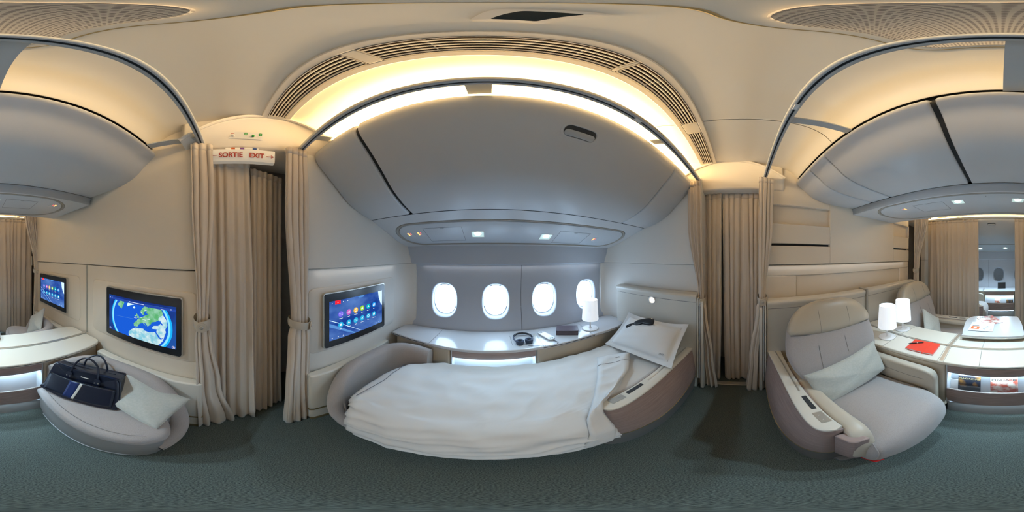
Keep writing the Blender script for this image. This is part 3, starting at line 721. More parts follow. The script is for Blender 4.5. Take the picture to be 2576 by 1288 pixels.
# ================================================================ CURTAINS
def smoothpath(pl, s):
    """polyline pl of 2D points, param 0..1 by length"""
    ls = [0]
    for a, c in zip(pl, pl[1:]): ls.append(ls[-1] + math.hypot(c[0] - a[0], c[1] - a[1]))
    t = s * ls[-1]
    for i in range(len(pl) - 1):
        if t <= ls[i + 1] + 1e-9:
            k = (t - ls[i]) / max(ls[i + 1] - ls[i], 1e-9); a, c = pl[i], pl[i + 1]
            L = math.hypot(c[0] - a[0], c[1] - a[1]); return (a[0] + (c[0] - a[0]) * k, a[1] + (c[1] - a[1]) * k), (-(c[1] - a[1]) / L, (c[0] - a[0]) / L)
    return pl[-1], (0, 1)
def curtain(label, levels, pleats, loc, group, seed=0, nz=60, ns=None, header=True, sharp=1.0):
    """levels: list of (Z, [plan points], amplitude)"""
    t = thing('curtain', label, 'curtain', loc, group)
    rnd = random.Random(seed); ns = ns or int(pleats * 14)
    ph = [rnd.uniform(0.30, 1.45) for _ in range(int(pleats) + 3)]; jit = [rnd.uniform(-0.35, 0.35) for _ in range(int(pleats) + 3)]
    zt, zb = levels[0][0], levels[-1][0]
    def at(z, s):
        zs = [l[0] for l in levels]
        for i in range(len(levels) - 1):
            if z >= zs[i + 1] - 1e-9:
                k = (zs[i] - z) / (zs[i] - zs[i + 1]); k = k * k * (3 - 2 * k)
                (p1, n1), (p2, n2) = smoothpath(levels[i][1], s), smoothpath(levels[i + 1][1], s)
                p = (p1[0] + (p2[0] - p1[0]) * k, p1[1] + (p2[1] - p1[1]) * k); n = (n1[0] + (n2[0] - n1[0]) * k, n1[1] + (n2[1] - n1[1]) * k)
                a = levels[i][2] + (levels[i + 1][2] - levels[i][2]) * k; return p, n, a
        p, n = smoothpath(levels[-1][1], s); return p, n, levels[-1][2]
    def fn(u, v):
        s = u; z = zt + (zb - zt) * v
        p, n, a = at(z, s)
        q = max(0.0, min(0.9999, s + 0.030 * math.sin(2 * PI * 1.7 * s + seed) * math.sin(PI * s))) * pleats; i = int(q); fr = q - i
        i = min(i, len(ph) - 2)
        am = ph[i] * (1 - fr) + ph[i + 1] * fr; drift = (jit[i] * (1 - fr) + jit[i + 1] * fr) * min(1, v * 2)
        wv = math.sin(2 * PI * (q + drift)); wv += 0.30 * math.sin(4 * PI * (q + drift) + seed)
        wv += 0.10 * math.sin(2 * PI * (q * 2.3 + 0.4 + v * 1.5)) * min(1, v * 1.5)
        w2 = 0.35 * a * math.cos(2 * PI * (q + drift)) 
        L = math.hypot(*n) or 1; n = (n[0] / L, n[1] / L)
        return (p[0] + n[0] * a * am * wv + n[1] * w2, p[1] + n[1] * a * am * wv - n[0] * w2, z + (0.010 * math.sin(q * 2 * PI) * (v > 0.98)))
    b = MB(); b.grid(fn, ns, nz); cu = b.build('cloth', 'curtain', t, smooth=70, solid=0.003, thick_off=0)
    if header:
        hb = MB(); zt2 = 0.055 / (zt - zb)
        hb.grid(lambda u, v: fn(u, v * zt2), ns, 2); o = hb.build('header_band', 'curtain', t, smooth=70, solid=0.007, thick_off=0)
    return t
def tieback(t, c, rx, ry, z, facing, knob=True):
    """leather strap round the gathered cloth; facing = direction (angle) of the button"""
    b = MB(); N = 40; rings = []
    for k in range(N + 1):
        a = facing + 0.25 - 2 * PI * k / N; droop = -0.022 * math.cos(a - facing) 
        x = c[0] + rx * math.cos(a); y = c[1] + ry * math.sin(a); h = 0.026 + (0.008 if k > N - 6 or k < 3 else 0)
        nx, ny = math.cos(a), math.sin(a)
        rings.append([(x + nx * 0.002, y + ny * 0.002, z + droop - h), (x + nx * 0.006, y + ny * 0.006, z + droop), (x + nx * 0.002, y + ny * 0.002, z + droop + h), (x - nx * 0.001, y - ny * 0.001, z + droop)])
    b.loft(rings); s = b.build('tieback_strap', 'leather', t, smooth=60)
    ex = Vector((-math.sin(facing), math.cos(facing), 0)); nn = Vector((math.cos(facing), math.sin(facing), 0)); o = Vector((c[0] + (rx + 0.006) * math.cos(facing), c[1] + (ry + 0.006) * math.sin(facing), z - 0.022))
    b = MB(); P = rrect(-0.030, 0.030, -0.034, 0.026, 0.026, 8); b.loft([[o + ex * x + Vector((0, 0, y)) + nn * h for x, y in P] for h in (-0.003, 0.003)]); b.build('strap_end', 'leather', s, bevel=0.0015)
    b = MB(); R = [0.0115, 0.0115, 0.008, 0.003]; H = [0.003, 0.007, 0.0095, 0.0085]
    b.loft([[o + ex * (r * math.cos(k * PI / 8)) + Vector((0, 0, r * math.sin(k * PI / 8))) + nn * h for k in range(16)] for r, h in zip(R, H)]); b.build('button', 'metal', s, smooth=50)
GT = 'tied back suite curtains at the corners'
# front end of the aisle, centre suite corner
t = curtain('beige tied back curtain with buttoned strap beside the bag and the front centre screen', [(2.235, [(-0.86, -0.235), (-0.90, -0.12)], 0.012), (1.85, [(-0.865, -0.23), (-0.90, -0.11)], 0.014), (1.12, [(-0.875, -0.195), (-0.90, -0.145)], 0.016), (1.02, [(-0.875, -0.205), (-0.905, -0.125)], 0.020), (0.6, [(-0.865, -0.20), (-0.93, -0.08)], 0.018), (0.012, [(-0.85, -0.185), (-0.965, -0.005)], 0.022)], 3, (-0.88, -0.17, 0), None, 3)
tieback(t, (-0.885, -0.172), 0.038, 0.045, 1.12, 0.10)
# tied-off spare cloth at the top is part of the header
t = curtain('beige tied back curtain beside the window suite screen at the front', [(2.235, [(-0.88, 0.295), (-0.895, 0.425)], 0.013), (1.8, [(-0.88, 0.29), (-0.90, 0.44)], 0.014), (1.08, [(-0.885, 0.335), (-0.905, 0.435)], 0.018), (0.98, [(-0.885, 0.315), (-0.905, 0.45)], 0.022), (0.5, [(-0.88, 0.30), (-0.915, 0.45)], 0.02), (0.012, [(-0.86, 0.28), (-0.905, 0.47)], 0.024)], 4, (-0.88, 0.37, 0), None, 5)
tieback(t, (-0.895, 0.385), 0.042, 0.068, 1.08, 1.0)
# rear end
t = curtain('beige tied back curtain beside the bed headboard', [(2.235, [(1.40, 0.385), (1.43, 0.52)], 0.014), (1.8, [(1.40, 0.38), (1.43, 0.52)], 0.014), (1.10, [(1.40, 0.372), (1.43, 0.418)], 0.015), (1.02, [(1.40, 0.345), (1.43, 0.42)], 0.020), (0.5, [(1.40, 0.285), (1.43, 0.41)], 0.018), (0.012, [(1.405, 0.245), (1.44, 0.405)], 0.022)], 4, (1.41, 0.39, 0), None, 8)
tieback(t, (1.415, 0.395), 0.036, 0.040, 1.10, PI + 0.1)
t = curtain('beige tied back curtain beside the armchair shell and the niche wall', [(2.235, [(1.39, -0.115), (1.42, -0.245)], 0.014), (1.8, [(1.395, -0.11), (1.42, -0.235)], 0.014), (1.12, [(1.40, -0.127), (1.43, -0.17)], 0.015), (1.04, [(1.40, -0.10), (1.43, -0.18)], 0.020), (0.5, [(1.395, -0.03), (1.43, -0.19)], 0.018), (0.012, [(1.385, 0.0), (1.42, -0.20)], 0.022)], 4, (1.41, -0.15, 0), None, 11)
tieback(t, (1.413, -0.148), 0.036, 0.040, 1.12, PI)
# curtains drawn across the ends of the aisle
curtain('curtain panel drawn across the front aisle, hanging below the exit sign', [(2.165, [(-0.985, -0.19), (-1.0, -0.05), (-1.03, 0.10)], 0.010), (1.0, [(-0.975, -0.19), (-0.99, -0.05), (-1.02, 0.12)], 0.017), (0.015, [(-0.965, -0.19), (-0.985, -0.05), (-1.0, 0.13)], 0.022)], 5, (-1.0, -0.03, 0), None, 21)
curtain('darker curtain panel behind the exit sign, next to the window suite corner', [(2.13, [(-1.05, 0.11), (-1.12, 0.25), (-1.18, 0.36)], 0.012), (1.0, [(-1.05, 0.11), (-1.12, 0.25), (-1.18, 0.36)], 0.020), (0.015, [(-1.03, 0.10), (-1.11, 0.25), (-1.18, 0.36)], 0.024)], 6, (-1.12, 0.24, 0), None, 22)
curtain('wide curtain panel drawn across the rear aisle', [(2.145, [(1.59, 0.225), (1.60, -0.24)], 0.010), (1.0, [(1.59, 0.215), (1.60, -0.24)], 0.014), (0.02, [(1.58, 0.20), (1.60, -0.24)], 0.016)], 8, (1.6, 0, 0), None, 24)
curtain('narrow curtain panel across the rear aisle, behind the headboard corner', [(2.145, [(1.595, 0.46), (1.58, 0.235)], 0.010), (1.0, [(1.60, 0.46), (1.575, 0.24)], 0.014), (0.02, [(1.60, 0.46), (1.57, 0.25)], 0.016)], 4, (1.59, 0.34, 0), None, 25)
# far aisle
yf = MY(0.385)
curtain('wide sheer curtain drawn along the far aisle behind the far armchair', [(2.182, [(0.408, yf), (1.40, yf)], 0.013), (1.0, [(0.40, yf), (1.40, yf)], 0.017), (0.015, [(0.385, yf), (1.40, yf)], 0.019)], 11, (0.9, yf, 0), None, 31)
curtain('curtain drawn along the far aisle in front of the far sofa', [(2.182, [(-0.235, yf), (-0.99, yf)], 0.013), (1.0, [(-0.24, yf), (-0.99, yf)], 0.017), (0.015, [(-0.25, yf), (-0.985, yf)], 0.019)], 9, (-0.6, yf, 0), None, 32)
t = curtain('pleated curtain gathered by a strap beside the far screen', [(2.17, [(-0.70, -2.36), (-0.93, -2.34)], 0.012), (1.35, [(-0.86, -2.37), (-0.95, -2.35)], 0.014), (1.22, [(-0.87, -2.37), (-0.95, -2.35)], 0.015), (0.03, [(-0.84, -2.38), (-0.96, -2.36)], 0.016)], 8, (-0.9, -2.36, 0), None, 33)
tieback(t, (-0.905, -2.36), 0.060, 0.030, 1.28, PI / 2)
t = curtain('pleated curtain gathered by a strap behind the far armchair', [(2.17, [(1.40, -2.36), (1.16, -2.42)], 0.013), (1.35, [(1.40, -2.37), (1.32, -2.39)], 0.014), (1.25, [(1.41, -2.37), (1.33, -2.39)], 0.015), (0.03, [(1.42, -2.38), (1.30, -2.40)], 0.016)], 8, (1.37, -2.38, 0), None, 34)
tieback(t, (1.375, -2.38), 0.052, 0.030, 1.27, PI / 2)

# ================================================================ CEILING FITTINGS
use('')
def vy(x): return 0.213 + 0.052 * x
XB = [(-0.785, -0.262), (-0.218, 0.292), (0.308, 0.835), (0.945, 1.42)]
def zc(y): return interp(cs, y)
VN = ['air vent grille at the exit sign end of the ceiling cove', 'long air vent grille overhead, next to the small dark ceiling port', 'ceiling air vent grille above the bed headboard end', 'short ceiling air vent grille next to the rear arched panel']
# raised rail the vents sit in
b = MB()
def sl(x0, x1, o0, o1, z0=2.434, z1=2.452):
    b.add([(x0, vy(x0) + o0, z0), (x1, vy(x1) + o0, z0), (x1, vy(x1) + o1, z0), (x0, vy(x0) + o1, z0), (x0, vy(x0) + o0, z1), (x1, vy(x1) + o0, z1), (x1, vy(x1) + o1, z1), (x0, vy(x0) + o1, z1)],
          [(3, 2, 1, 0), (4, 5, 6, 7), (0, 1, 5, 4), (1, 2, 6, 5), (2, 3, 7, 6), (3, 0, 4, 7)])
sl(-0.86, 1.44, -0.032, -0.002); sl(-0.86, 1.44, 0.088, 0.118, 2.434, 2.465)
prev = -0.86
for (x0, x1) in XB: sl(prev, x0 - 0.001, -0.003, 0.089); prev = x1 + 0.001
sl(prev, 1.44, -0.003, 0.089)
structure('trim_vent_rail', b, 'ceil', bevel=0.004)
for (x0, x1), nm in zip(XB, VN):
    t = thing('ceiling_vent', nm, 'air vent', ((x0 + x1) / 2, vy(0) + 0.04, 2.434), 'air vents along the ceiling cove')
    b = MB(); sl(x0, x1, 0.0, 0.086, 2.4435, 2.4445); b.build('backing', 'vent_dark', t, smooth=0)
    b = MB(); sl(x0, x1, 0.0, 0.003, 2.4325, 2.444); sl(x0, x1, 0.083, 0.086, 2.4325, 2.444); sl(x0, x0 + 0.003, 0, 0.086, 2.4325, 2.444); sl(x1 - 0.003, x1, 0, 0.086, 2.4325, 2.444); b.build('frame', 'ceil', t, smooth=0)
    for k in range(5):
        b = MB(); sl(x0 + 0.003, x1 - 0.003, 0.0105 + k * 0.0152, 0.0105 + k * 0.0152 + 0.0072, 2.4345, 2.4405); b.build('slat', 'ceil', t, smooth=40, bevel=0.0022)
    for f_ in (0.25, 0.75) if x1 - x0 > 0.49 else (0.4,):
        b = MB(); xm = x0 + (x1 - x0) * f_; sl(xm - 0.0015, xm + 0.0015, 0.006, 0.08, 2.4375, 2.443); b.build('rib', 'ceil', t, smooth=0)
# perforated panel and its surround
t = thing('speaker_panel', 'round-cornered perforated panel set in the ceiling straight above the aisle', 'ceiling panel', (0.02, -0.13, 2.434))
P = rrect(-0.105, 0.145, -0.262, -0.012, 0.06, 8)
def czr(pts, dz): return [(x, y, interp(cs, y) + dz) for x, y in pts]
b = MB(); b.loft([czr(P, 0.0), czr(P, -0.003), czr([((x - .02) * .985 + .02, (y + .137) * .985 - .137) for x, y in P], -0.004), czr([((x - .02) * .97 + .02, (y + .137) * .97 - .137) for x, y in P], -0.0028)]); b.build('panel', 'perf', t, smooth=50)
b = MB(); P2 = rrect(-0.125, 0.165, -0.275, 0.016, 0.075, 8); b.tube(czr(P2, -0.0005), 0.0022, 6, closed=True); b.build('surround_seam', 'gold', t)
# small dark mirror-like opening
t = thing('ceiling_hole', 'small dark oblong glass port in the ceiling above the aisle', 'ceiling port', (0.025, 0.09, 2.44))
R = Matrix.Rotation(0.25, 3, 'Z')
def rp(pts): return [tuple((R @ Vector((x, y, 0))) + Vector((0.024, 0.090, 0)))[:2] for x, y in pts]
b = MB(); A1 = rp(rrect(-0.030, 0.030, -0.036, 0.036, 0.006, 4)); A2 = rp(rrect(-0.018, 0.018, -0.025, 0.025, 0.003, 4))
b.loft([[(x, y, 2.4425) for x, y in A1], [(x, y, 2.4385) for x, y in A1], [(x, y, 2.4375) for x, y in A2], [(x, y, 2.4405) for x, y in A2]], caps=False); b.build('surround', 'ceil', t, smooth=40)
b = MB(); b.loft([[(x, y, 2.4395) for x, y in A2], [(x, y, 2.4425) for x, y in A2]]); b.build('glass', 'port', t) if 'port' in M else None
M['port'] = principled('dark_port_glass', (0.03, 0.035, 0.035), 0.15, 0.0)
b.build('glass', 'port', t, smooth=0)

# ================================================================ EXIT SIGN AND SWITCHES
t = thing('exit_sign', 'lit SORTIE EXIT sign with red letters over the front aisle curtain', 'exit sign', (-0.93, 0.058, 2.10))
b = MB(); pr = [(-0.955, 2.205), (-0.918, 2.205), (-0.906, 2.197), (-0.905, 2.17), (-0.912, 2.128), (-0.922, 2.108), (-0.955, 2.108)]
yc = [(-0.13, 0.80), (-0.125, 0.96), (-0.115, 1.0), (0.225, 1.0), (0.235, 0.96), (0.24, 0.80)]
b.loft([[(-0.95 + (x + 0.95) * k, y, 2.155 + (z - 2.155) * (k if k < 0.9 else 1) ** 0.3) for x, z in pr] for y, k in yc]); b.build('housing', 'signwhite_lit', t, smooth=40) if 'signwhite_lit' in M else None
M['signwhite_lit'] = principled('lit_sign_white', (0.8, 0.76, 0.68), 0.4, emit=(1.0, 0.86, 0.66), es=0.10)
b.build('housing', 'signwhite_lit', t, smooth=40)
ex = (0, 1, 0); ey = (0.11, 0, 1)
text('SORTIE', 0.049, (-0.9045, -0.014, 2.146), ex, ey, 'signred', t, 'lettering_sortie', bold=0.0014, sx=0.84)
text('EXIT', 0.049, (-0.9045, 0.131, 2.146), ex, ey, 'signred', t, 'lettering_exit', bold=0.0014, sx=0.84)
def arrow(y, s, mat):
    b = MB(); z = 2.146; x = -0.9042
    b.obox((x, y, z), (0.0004, 0, 0), (0, 0.020, 0), (0, 0, 0.0018))
    for q in (-1, 1): b.obox((x, y + s * 0.014, z + q * 0.0045), (0.0004, 0, 0), (0, 0.008, -q * s * 0.006 * 1.0), (0, 0.0012 * s * q, 0.0018))
    b.build('arrow', mat, t, smooth=0)
arrow(-0.110, -1, 'signred'); arrow(0.207, 1, 'signred')
t = thing('indicator_light_bar', 'small lamp tube with orange, purple and blue bands on top of the exit sign', 'indicator light', (-0.915, 0.045, 2.208))
for (y0, y1, mt) in ((-0.045, -0.012, 'signwhite_lit'), (-0.012, 0.010, 'orange'), (0.010, 0.038, 'signwhite_lit'), (0.038, 0.062, 'purple'), (0.062, 0.110, 'signwhite_lit'), (0.110, 0.133, 'blueband'), (0.133, 0.145, 'signwhite_lit')):
    b = MB(); b.tube([(-0.925, y0 + .0005, 2.214), (-0.925, y1 - .0005, 2.214)], 0.0095, 14); b.build('light_segment', mt, t)
t = thing('switch_plate', 'small plate of red and green call switches on the arched panel over the exit sign', 'switch plate', (-0.87, 0.08, 2.31))
# plate sits on the curved face of the arch panel
def apx(z): 
    top = 2.43; tt = max(0, (top - z) / (top - 2.225)); return -0.80 - 0.13 * tt ** 0.7 + 0.004
def pp(y, z, h=0): return (apx(z) + h + 0.003, y, z)
b = MB(); P = rrect(-0.030, 0.165, 2.283, 2.330, 0.008, 4); b.loft([[pp(y, z, -0.002) for y, z in P], [pp(y, z, 0.003) for y, z in P]]); b.build('plate', 'signwhite', t, smooth=30)
for y, mt in ((0.068, 'green'), (0.148, 'green')):
    b = MB(); P = rrect(y - 0.008, y + 0.008, 2.308, 2.324, 0.002, 3); b.loft([[pp(a, z, 0.003) for a, z in P], [pp(a, z, 0.005) for a, z in P]]); g = b.build('arrow_sign', mt, t)
    b = MB(); b.obox(pp(y, 2.318, 0.0055), (0.0004, 0, 0), (0, 0.0015, 0), (0, 0, 0.003)); b.add([pp(y - 0.005, 2.3155, 0.0058), pp(y + 0.005, 2.3155, 0.0058), pp(y, 2.3105, 0.0058)], [(0, 1, 2)]); b.build('arrow', 'white', g, smooth=0)
for y, mt in ((0.0, 'signwhite'), (0.108, 'green')):
    b = MB(); o = Vector(pp(y, 2.303, 0.002)); b.loft([[o + Vector((h, r * math.cos(k * PI / 8), r * math.sin(k * PI / 8))) for k in range(16)] for r, h in ((0.008, 0), (0.008, 0.008), (0.005, 0.012))]); b.build('push_button', mt, t, smooth=50)
b = MB(); b.obox(pp(0.0, 2.318, 0.0045), (0.0004, 0, 0), (0, 0.006, 0), (0, 0, 0.0012)); b.add([pp(-0.012, 2.318, 0.005), pp(-0.005, 2.322, 0.005), pp(-0.005, 2.314, 0.005)], [(0, 1, 2)]); b.build('arrow', 'signred', t, smooth=0)
t = thing('door_switch', 'small pale wall switch on the far aisle post beside the far sofa curtain', 'switch', (-0.93, -2.82, 1.35))
b = MB(); b.box(-0.99, -0.975, -2.84, -2.81, 1.33, 1.50); b.build('plate', 'white', t, bevel=0.004)
# ================================================================ WALL SCREENS
def wall_screen(p0, p1, za, zb, label, kind, loc, inn=None):
    """p0 -> p1 plan points of the screen face, left to right as seen from the seats"""
    t = thing('wall_screen', label, 'screen', loc)
    P0, P1 = Vector((*p0, 0)), Vector((*p1, 0)); e = (P1 - P0); L = e.length; e.normalize(); n = Vector((-e.y, e.x, 0))
    if n.x < 0: n = -n
    o = P0 + Vector((0, 0, za)); H = zb - za
    def S(x, y, h=0): return o + e * x + Vector((0, 0, y)) + n * h
    def pl(pts, h0, h1, mat, name, par, smooth=0, **k):
        b = MB(); b.loft([[S(x, y, h0) for x, y in pts], [S(x, y, h1) for x, y in pts]]); return b.build(name, mat, par, smooth=smooth, **k)
    pl(rrect(-0.008, L + 0.008, -0.008, H + 0.008, 0.018), -0.05, -0.006, 'metal', 'housing', t, 40)
    pl(rrect(0, L, 0, H, 0.014), -0.012, 0.0, 'black', 'bezel', t, 40)
    bx, by = 0.042, 0.050
    W = L - 2 * bx; Hh = H - 2 * by
    if inn: bx, W, by, Hh = inn
    def Q(s, q): return (bx + s * W, by + q * Hh)
    def poly(b, pts, h, m=0): b.add([S(*Q(s, q), h) for s, q in pts], [tuple(range(len(pts)))], m)
    base = [(0, 0), (1, 0), (1, 1), (0, 1)]
    dsp = pl([Q(*c) for c in base], 0.0, 0.0006, 's_bg' if kind == 'menu' else 's_bg2', 'display', t)
    asp = W / Hh
    if kind in ('menu', 'menu_small'):
        b = MB(); mats = ['s_streak', 's_glow', 's_red', 'icon_w', 's_violet', 's_pink', 's_amber', 's_green', 's_teal', 's_blue', 's_cyan']
        if kind == 'menu':
            poly(b, [(0, 0.47), (0.14, 0.33), (0.44, 0.0), (0.40, 0.0), (0.12, 0.27), (0, 0.38)], 0.0008, 0)
            poly(b, [(0, 0.56), (0.2, 0.38), (0.55, 0.0), (0.545, 0.0), (0.19, 0.37), (0, 0.545)], 0.0009, 1)
            poly(b, [(0.90, 1.0), (1.0, 1.0), (1.0, 0.55), (0.965, 0.62), (0.92, 0.80)], 0.0009, 1)
            poly(b, [(0.46, 1.0), (0.60, 1.0), (0.57, 0.95), (0.50, 0.95)], 0.0008, 0)
        def disc(cx, cy, r, m, h=0.0012, n=24): poly(b, [(cx + r / asp * math.cos(2 * PI * k / n), cy + r * math.sin(2 * PI * k / n)) for k in range(n)], h, m)
        cols1 = [4, 5, 6, 7, 8, 9]; xs = [0.172, 0.303, 0.427, 0.551, 0.677, 0.802]
        poly(b, [(0.083, 0.91), (0.169, 0.91), (0.169, 1.0), (0.083, 1.0)], 0.0011, 2)
        b.build('screen_graphics', mats, dsp, smooth=0)
        for i, x in enumerate(xs):
            for yy in (0.648, 0.37):
                b = MB(); disc(x, yy, 0.073, cols1[i] if yy > 0.5 else 10)
                # little white pictograms
                q = (i * 2 + (yy < 0.5)) % 5
                if q == 0:
                    for dx, dy in ((-.016, .018), (.016, .018), (-.016, -.018), (.016, -.018)): disc(x + dx, yy + dy, 0.016, 3, 0.0016, 10)
                elif q == 1: poly(b, [(x - .018, yy - .028), (x + .018, yy - .028), (x + .018, yy + .016), (x - .018, yy + .016)], 0.0016, 3); poly(b, [(x - .018, yy + .02), (x + .016, yy + .036), (x + .017, yy + .028), (x - .018, yy + .012)], 0.0017, 3)
                elif q == 2:
                    poly(b, [(x - .02, yy - .006), (x + .02, yy + .03), (x + .024, yy + .022), (x - .014, yy - .014)], 0.0016, 3); poly(b, [(x - .006, yy + .03), (x + .002, yy + .03), (x + .016, yy - .02), (x + .008, yy - .022)], 0.0016, 3)
                elif q == 3: poly(b, [(x - .02, yy - .02), (x + .02, yy - .02), (x + .012, yy + .005), (x, yy + .035), (x - .012, yy + .005)], 0.0016, 3)
                else:
                    disc(x, yy, 0.040, 3, 0.0016, 16); disc(x, yy, 0.026, cols1[i] if yy > 0.5 else 10, 0.0018, 16)
                wdt = 0.030 if (i + (yy > 0.5)) % 2 else 0.020
                poly(b, [(x - wdt, yy - 0.118), (x + wdt, yy - 0.118), (x + wdt, yy - 0.108), (x - wdt, yy - 0.108)], 0.0014, 3)
                b.build('menu_icon', mats, dsp, smooth=0)
        b = MB()
        for x in (0.04, 0.126, 0.21, 0.285): poly(b, [(x - .008, .94), (x + .008, .94), (x, .965)], 0.0016, 3)
        for x in (0.04, 0.13, 0.21, 0.85, 0.92): poly(b, [(x - .007, .05), (x + .007, .05), (x + .007, .065), (x - .007, .065)], 0.0016, 3)
        b.build('menu_bar', mats, dsp, smooth=0)
    else:
        mats = ['g_sea', 'g_ring', 'g_ring2', 'g_land', 'g_desert', 'g_ice', 'icon_w', 'g_bar', 's_red', 'black', 's_streak']
        b = MB()
        def clip(pts):
            def cl(pts, f, v):
                out = []
                for i in range(len(pts)):
                    a, c = pts[i - 1], pts[i]; fa, fc = f(a), f(c)
                    if (fa >= v) != (fc >= v):
                        k = (v - fa) / (fc - fa); out.append((a[0] + (c[0] - a[0]) * k, a[1] + (c[1] - a[1]) * k))
                    if fc >= v: out.append(c)
                return out
            for f, v in ((lambda p: p[1], 0), (lambda p: -p[1], -0.95), (lambda p: p[0], 0), (lambda p: -p[0], -1)):
                pts = cl(pts, f, v)
                if not pts: break
            return pts
        def pg(pts, h, m):
            pts = clip(pts)
            if len(pts) > 2: poly(b, pts, h, m)
        cx, cy = 0.505, 0.47
        def ell(rx, ry, ox=0): return [(cx + ox + rx * math.cos(2 * PI * k / 60), cy + ry * math.sin(2 * PI * k / 60)) for k in range(60)]
        pg(ell(0.455, 0.80), 0.0008, 1); pg(ell(0.435, 0.77, -0.004), 0.0009, 2); pg(ell(0.41, 0.735, -0.004), 0.0010, 1 if 0 else 0)
        LAND = dict(
            europe=[(0.442, 0.411), (0.492, 0.498), (0.501, 0.533), (0.545, 0.598), (0.571, 0.624), (0.596, 0.657), (0.621, 0.689), (0.653, 0.723), (0.629, 0.748), (0.641, 0.823), (0.669, 0.901), (0.685, 0.953), (0.8, 0.957), (0.829, 0.888), (0.851, 0.777), (0.843, 0.667), (0.785, 0.63), (0.755, 0.589), (0.701, 0.552), (0.693, 0.505), (0.661, 0.446), (0.645, 0.423), (0.621, 0.485), (0.596, 0.488), (0.629, 0.415), (0.579, 0.48), (0.536, 0.444), (0.501, 0.348), (0.447, 0.335)],
            scandi=[(0.545, 0.757), (0.575, 0.84), (0.604, 0.899), (0.653, 0.889), (0.661, 0.83), (0.621, 0.801), (0.596, 0.749), (0.604, 0.682), (0.579, 0.685), (0.558, 0.705)],
            uk=[(0.488, 0.683), (0.506, 0.654), (0.532, 0.607), (0.519, 0.571), (0.488, 0.572), (0.501, 0.622), (0.461, 0.589), (0.456, 0.617), (0.479, 0.642)])
        for k in LAND: pg(LAND[k], 0.0013, 3)
        pg([(0.224, 0.914), (0.292, 0.931), (0.282, 0.845), (0.24, 0.697), (0.197, 0.749), (0.164, 0.783)], 0.0013, 3)
        pg([(0.428, 0.82), (0.456, 0.845), (0.47, 0.814), (0.447, 0.783)], 0.0013, 5)
        pg([(0.362, 0.926), (0.483, 0.947), (0.447, 0.885), (0.391, 0.849), (0.342, 0.801), (0.332, 0.849)], 0.0013, 5)
        pg([(0.362, 0.121), (0.4, 0.211), (0.465, 0.297), (0.545, 0.325), (0.588, 0.333), (0.604, 0.295), (0.661, 0.28), (0.709, 0.305), (0.747, 0.324), (0.763, 0.287), (0.792, 0.196), (0.822, 0.173), (0.861, 0.247), (0.843, 0.146), (0.79, 0.0), (0.42, 0.0), (0.367, 0.031), (0.362, 0.07)], 0.0013, 4)
        pg([(0.701, 0.421), (0.732, 0.479), (0.785, 0.503), (0.822, 0.575), (0.785, 0.671), (0.814, 0.737), (0.847, 0.776), (0.886, 0.683), (0.900, 0.555), (0.872, 0.442), (0.883, 0.389), (0.858, 0.245), (0.822, 0.196), (0.763, 0.332), (0.77, 0.41), (0.709, 0.395)], 0.0014, 4)
        for p in ([(0.765, 0.52), (0.80, 0.545), (0.79, 0.575), (0.755, 0.56), (0.73, 0.53)], [(0.812, 0.64), (0.822, 0.60), (0.845, 0.56), (0.838, 0.53), (0.820, 0.56), (0.806, 0.61)], [(0.765, 0.30), (0.80, 0.22), (0.83, 0.19), (0.822, 0.185), (0.79, 0.21), (0.76, 0.285)]): pg(p, 0.0016, 0)
        pg([(0.13, 0.466), (0.46, 0.520), (0.46, 0.525), (0.13, 0.472)], 0.0018, 10)
        pg([(0, 0.955 - 0.06), (1, 0.895), (1, 0.95), (0, 0.95)], 0.0019, 7)
        for x, y, wd in ((0.025, 0.935, 0.008), (0.06, 0.935, 0.005)): poly(b, [(x - wd, y - .012), (x + wd, y - .012), (x, y + .014)], 0.0022, 6)
        poly(b, [(0.37, 0.925), (0.60, 0.925), (0.60, 0.935), (0.37, 0.935)], 0.0022, 6); poly(b, [(0.94, 0.915), (0.94, 0.945), (0.955, 0.93)], 0.0022, 6)
        for (x, y, wd) in ((0.47, 0.555, .02), (0.55, 0.60, .02), (0.60, 0.565, .025), (0.62, 0.80, .015), (0.56, 0.735, .012), (0.66, 0.60, .02), (0.84, 0.90, .02)): poly(b, [(x - wd, y), (x + wd, y), (x + wd, y + .009), (x - wd, y + .009)], 0.0021, 6)
        def cir(x, y, r, m, h): poly(b, [(x + r / asp * math.cos(2 * PI * k / 20), y + r * math.sin(2 * PI * k / 20)) for k in range(20)], h, m)
        cir(0.97, 0.045, 0.036, 6, 0.0021); cir(0.97, 0.045, 0.030, 7, 0.0023); poly(b, [(0.965, 0.045), (0.975, 0.045), (0.97, 0.068)], 0.0026, 8); poly(b, [(0.965, 0.043), (0.975, 0.043), (0.97, 0.022)], 0.0026, 6)
        cir(0.025, 0.045, 0.030, 6, 0.0021); cir(0.025, 0.045, 0.024, 7, 0.0023)
        b.build('globe_map', mats, dsp, smooth=0)
    return t
use('')
wall_screen((-0.895, 0.566), (-0.895, 1.194), 0.822, 1.241, 'wall screen with round menu icons beside the window row, above the bed foot', 'menu', (-0.9, 0.88, 0.82), (0.033, 0.556, 0.056, 0.310))
def cpt(s): # along the centre front wall, near half
    d = Vector((-0.10, -1.115)).normalized(); return (-0.875 + d.x * s, -0.15 + d.y * s)
wall_screen(cpt(0.783), cpt(0.146), 0.832, 1.246, 'wall screen showing a blue globe map of Europe, behind the bag', 'globe', (-0.92, -0.6, 0.83), (0.035, 0.572, 0.054, 0.306))
def cptf(s): x, y = cpt(s); return (x, MY(y))
wall_screen(cptf(0.175), cptf(0.815), 0.832, 1.246, 'wall screen with menu icons facing the far curved sofa, beside the strapped curtain', 'menu', (-0.92, -1.9, 0.83), (0.035, 0.572, 0.054, 0.306))

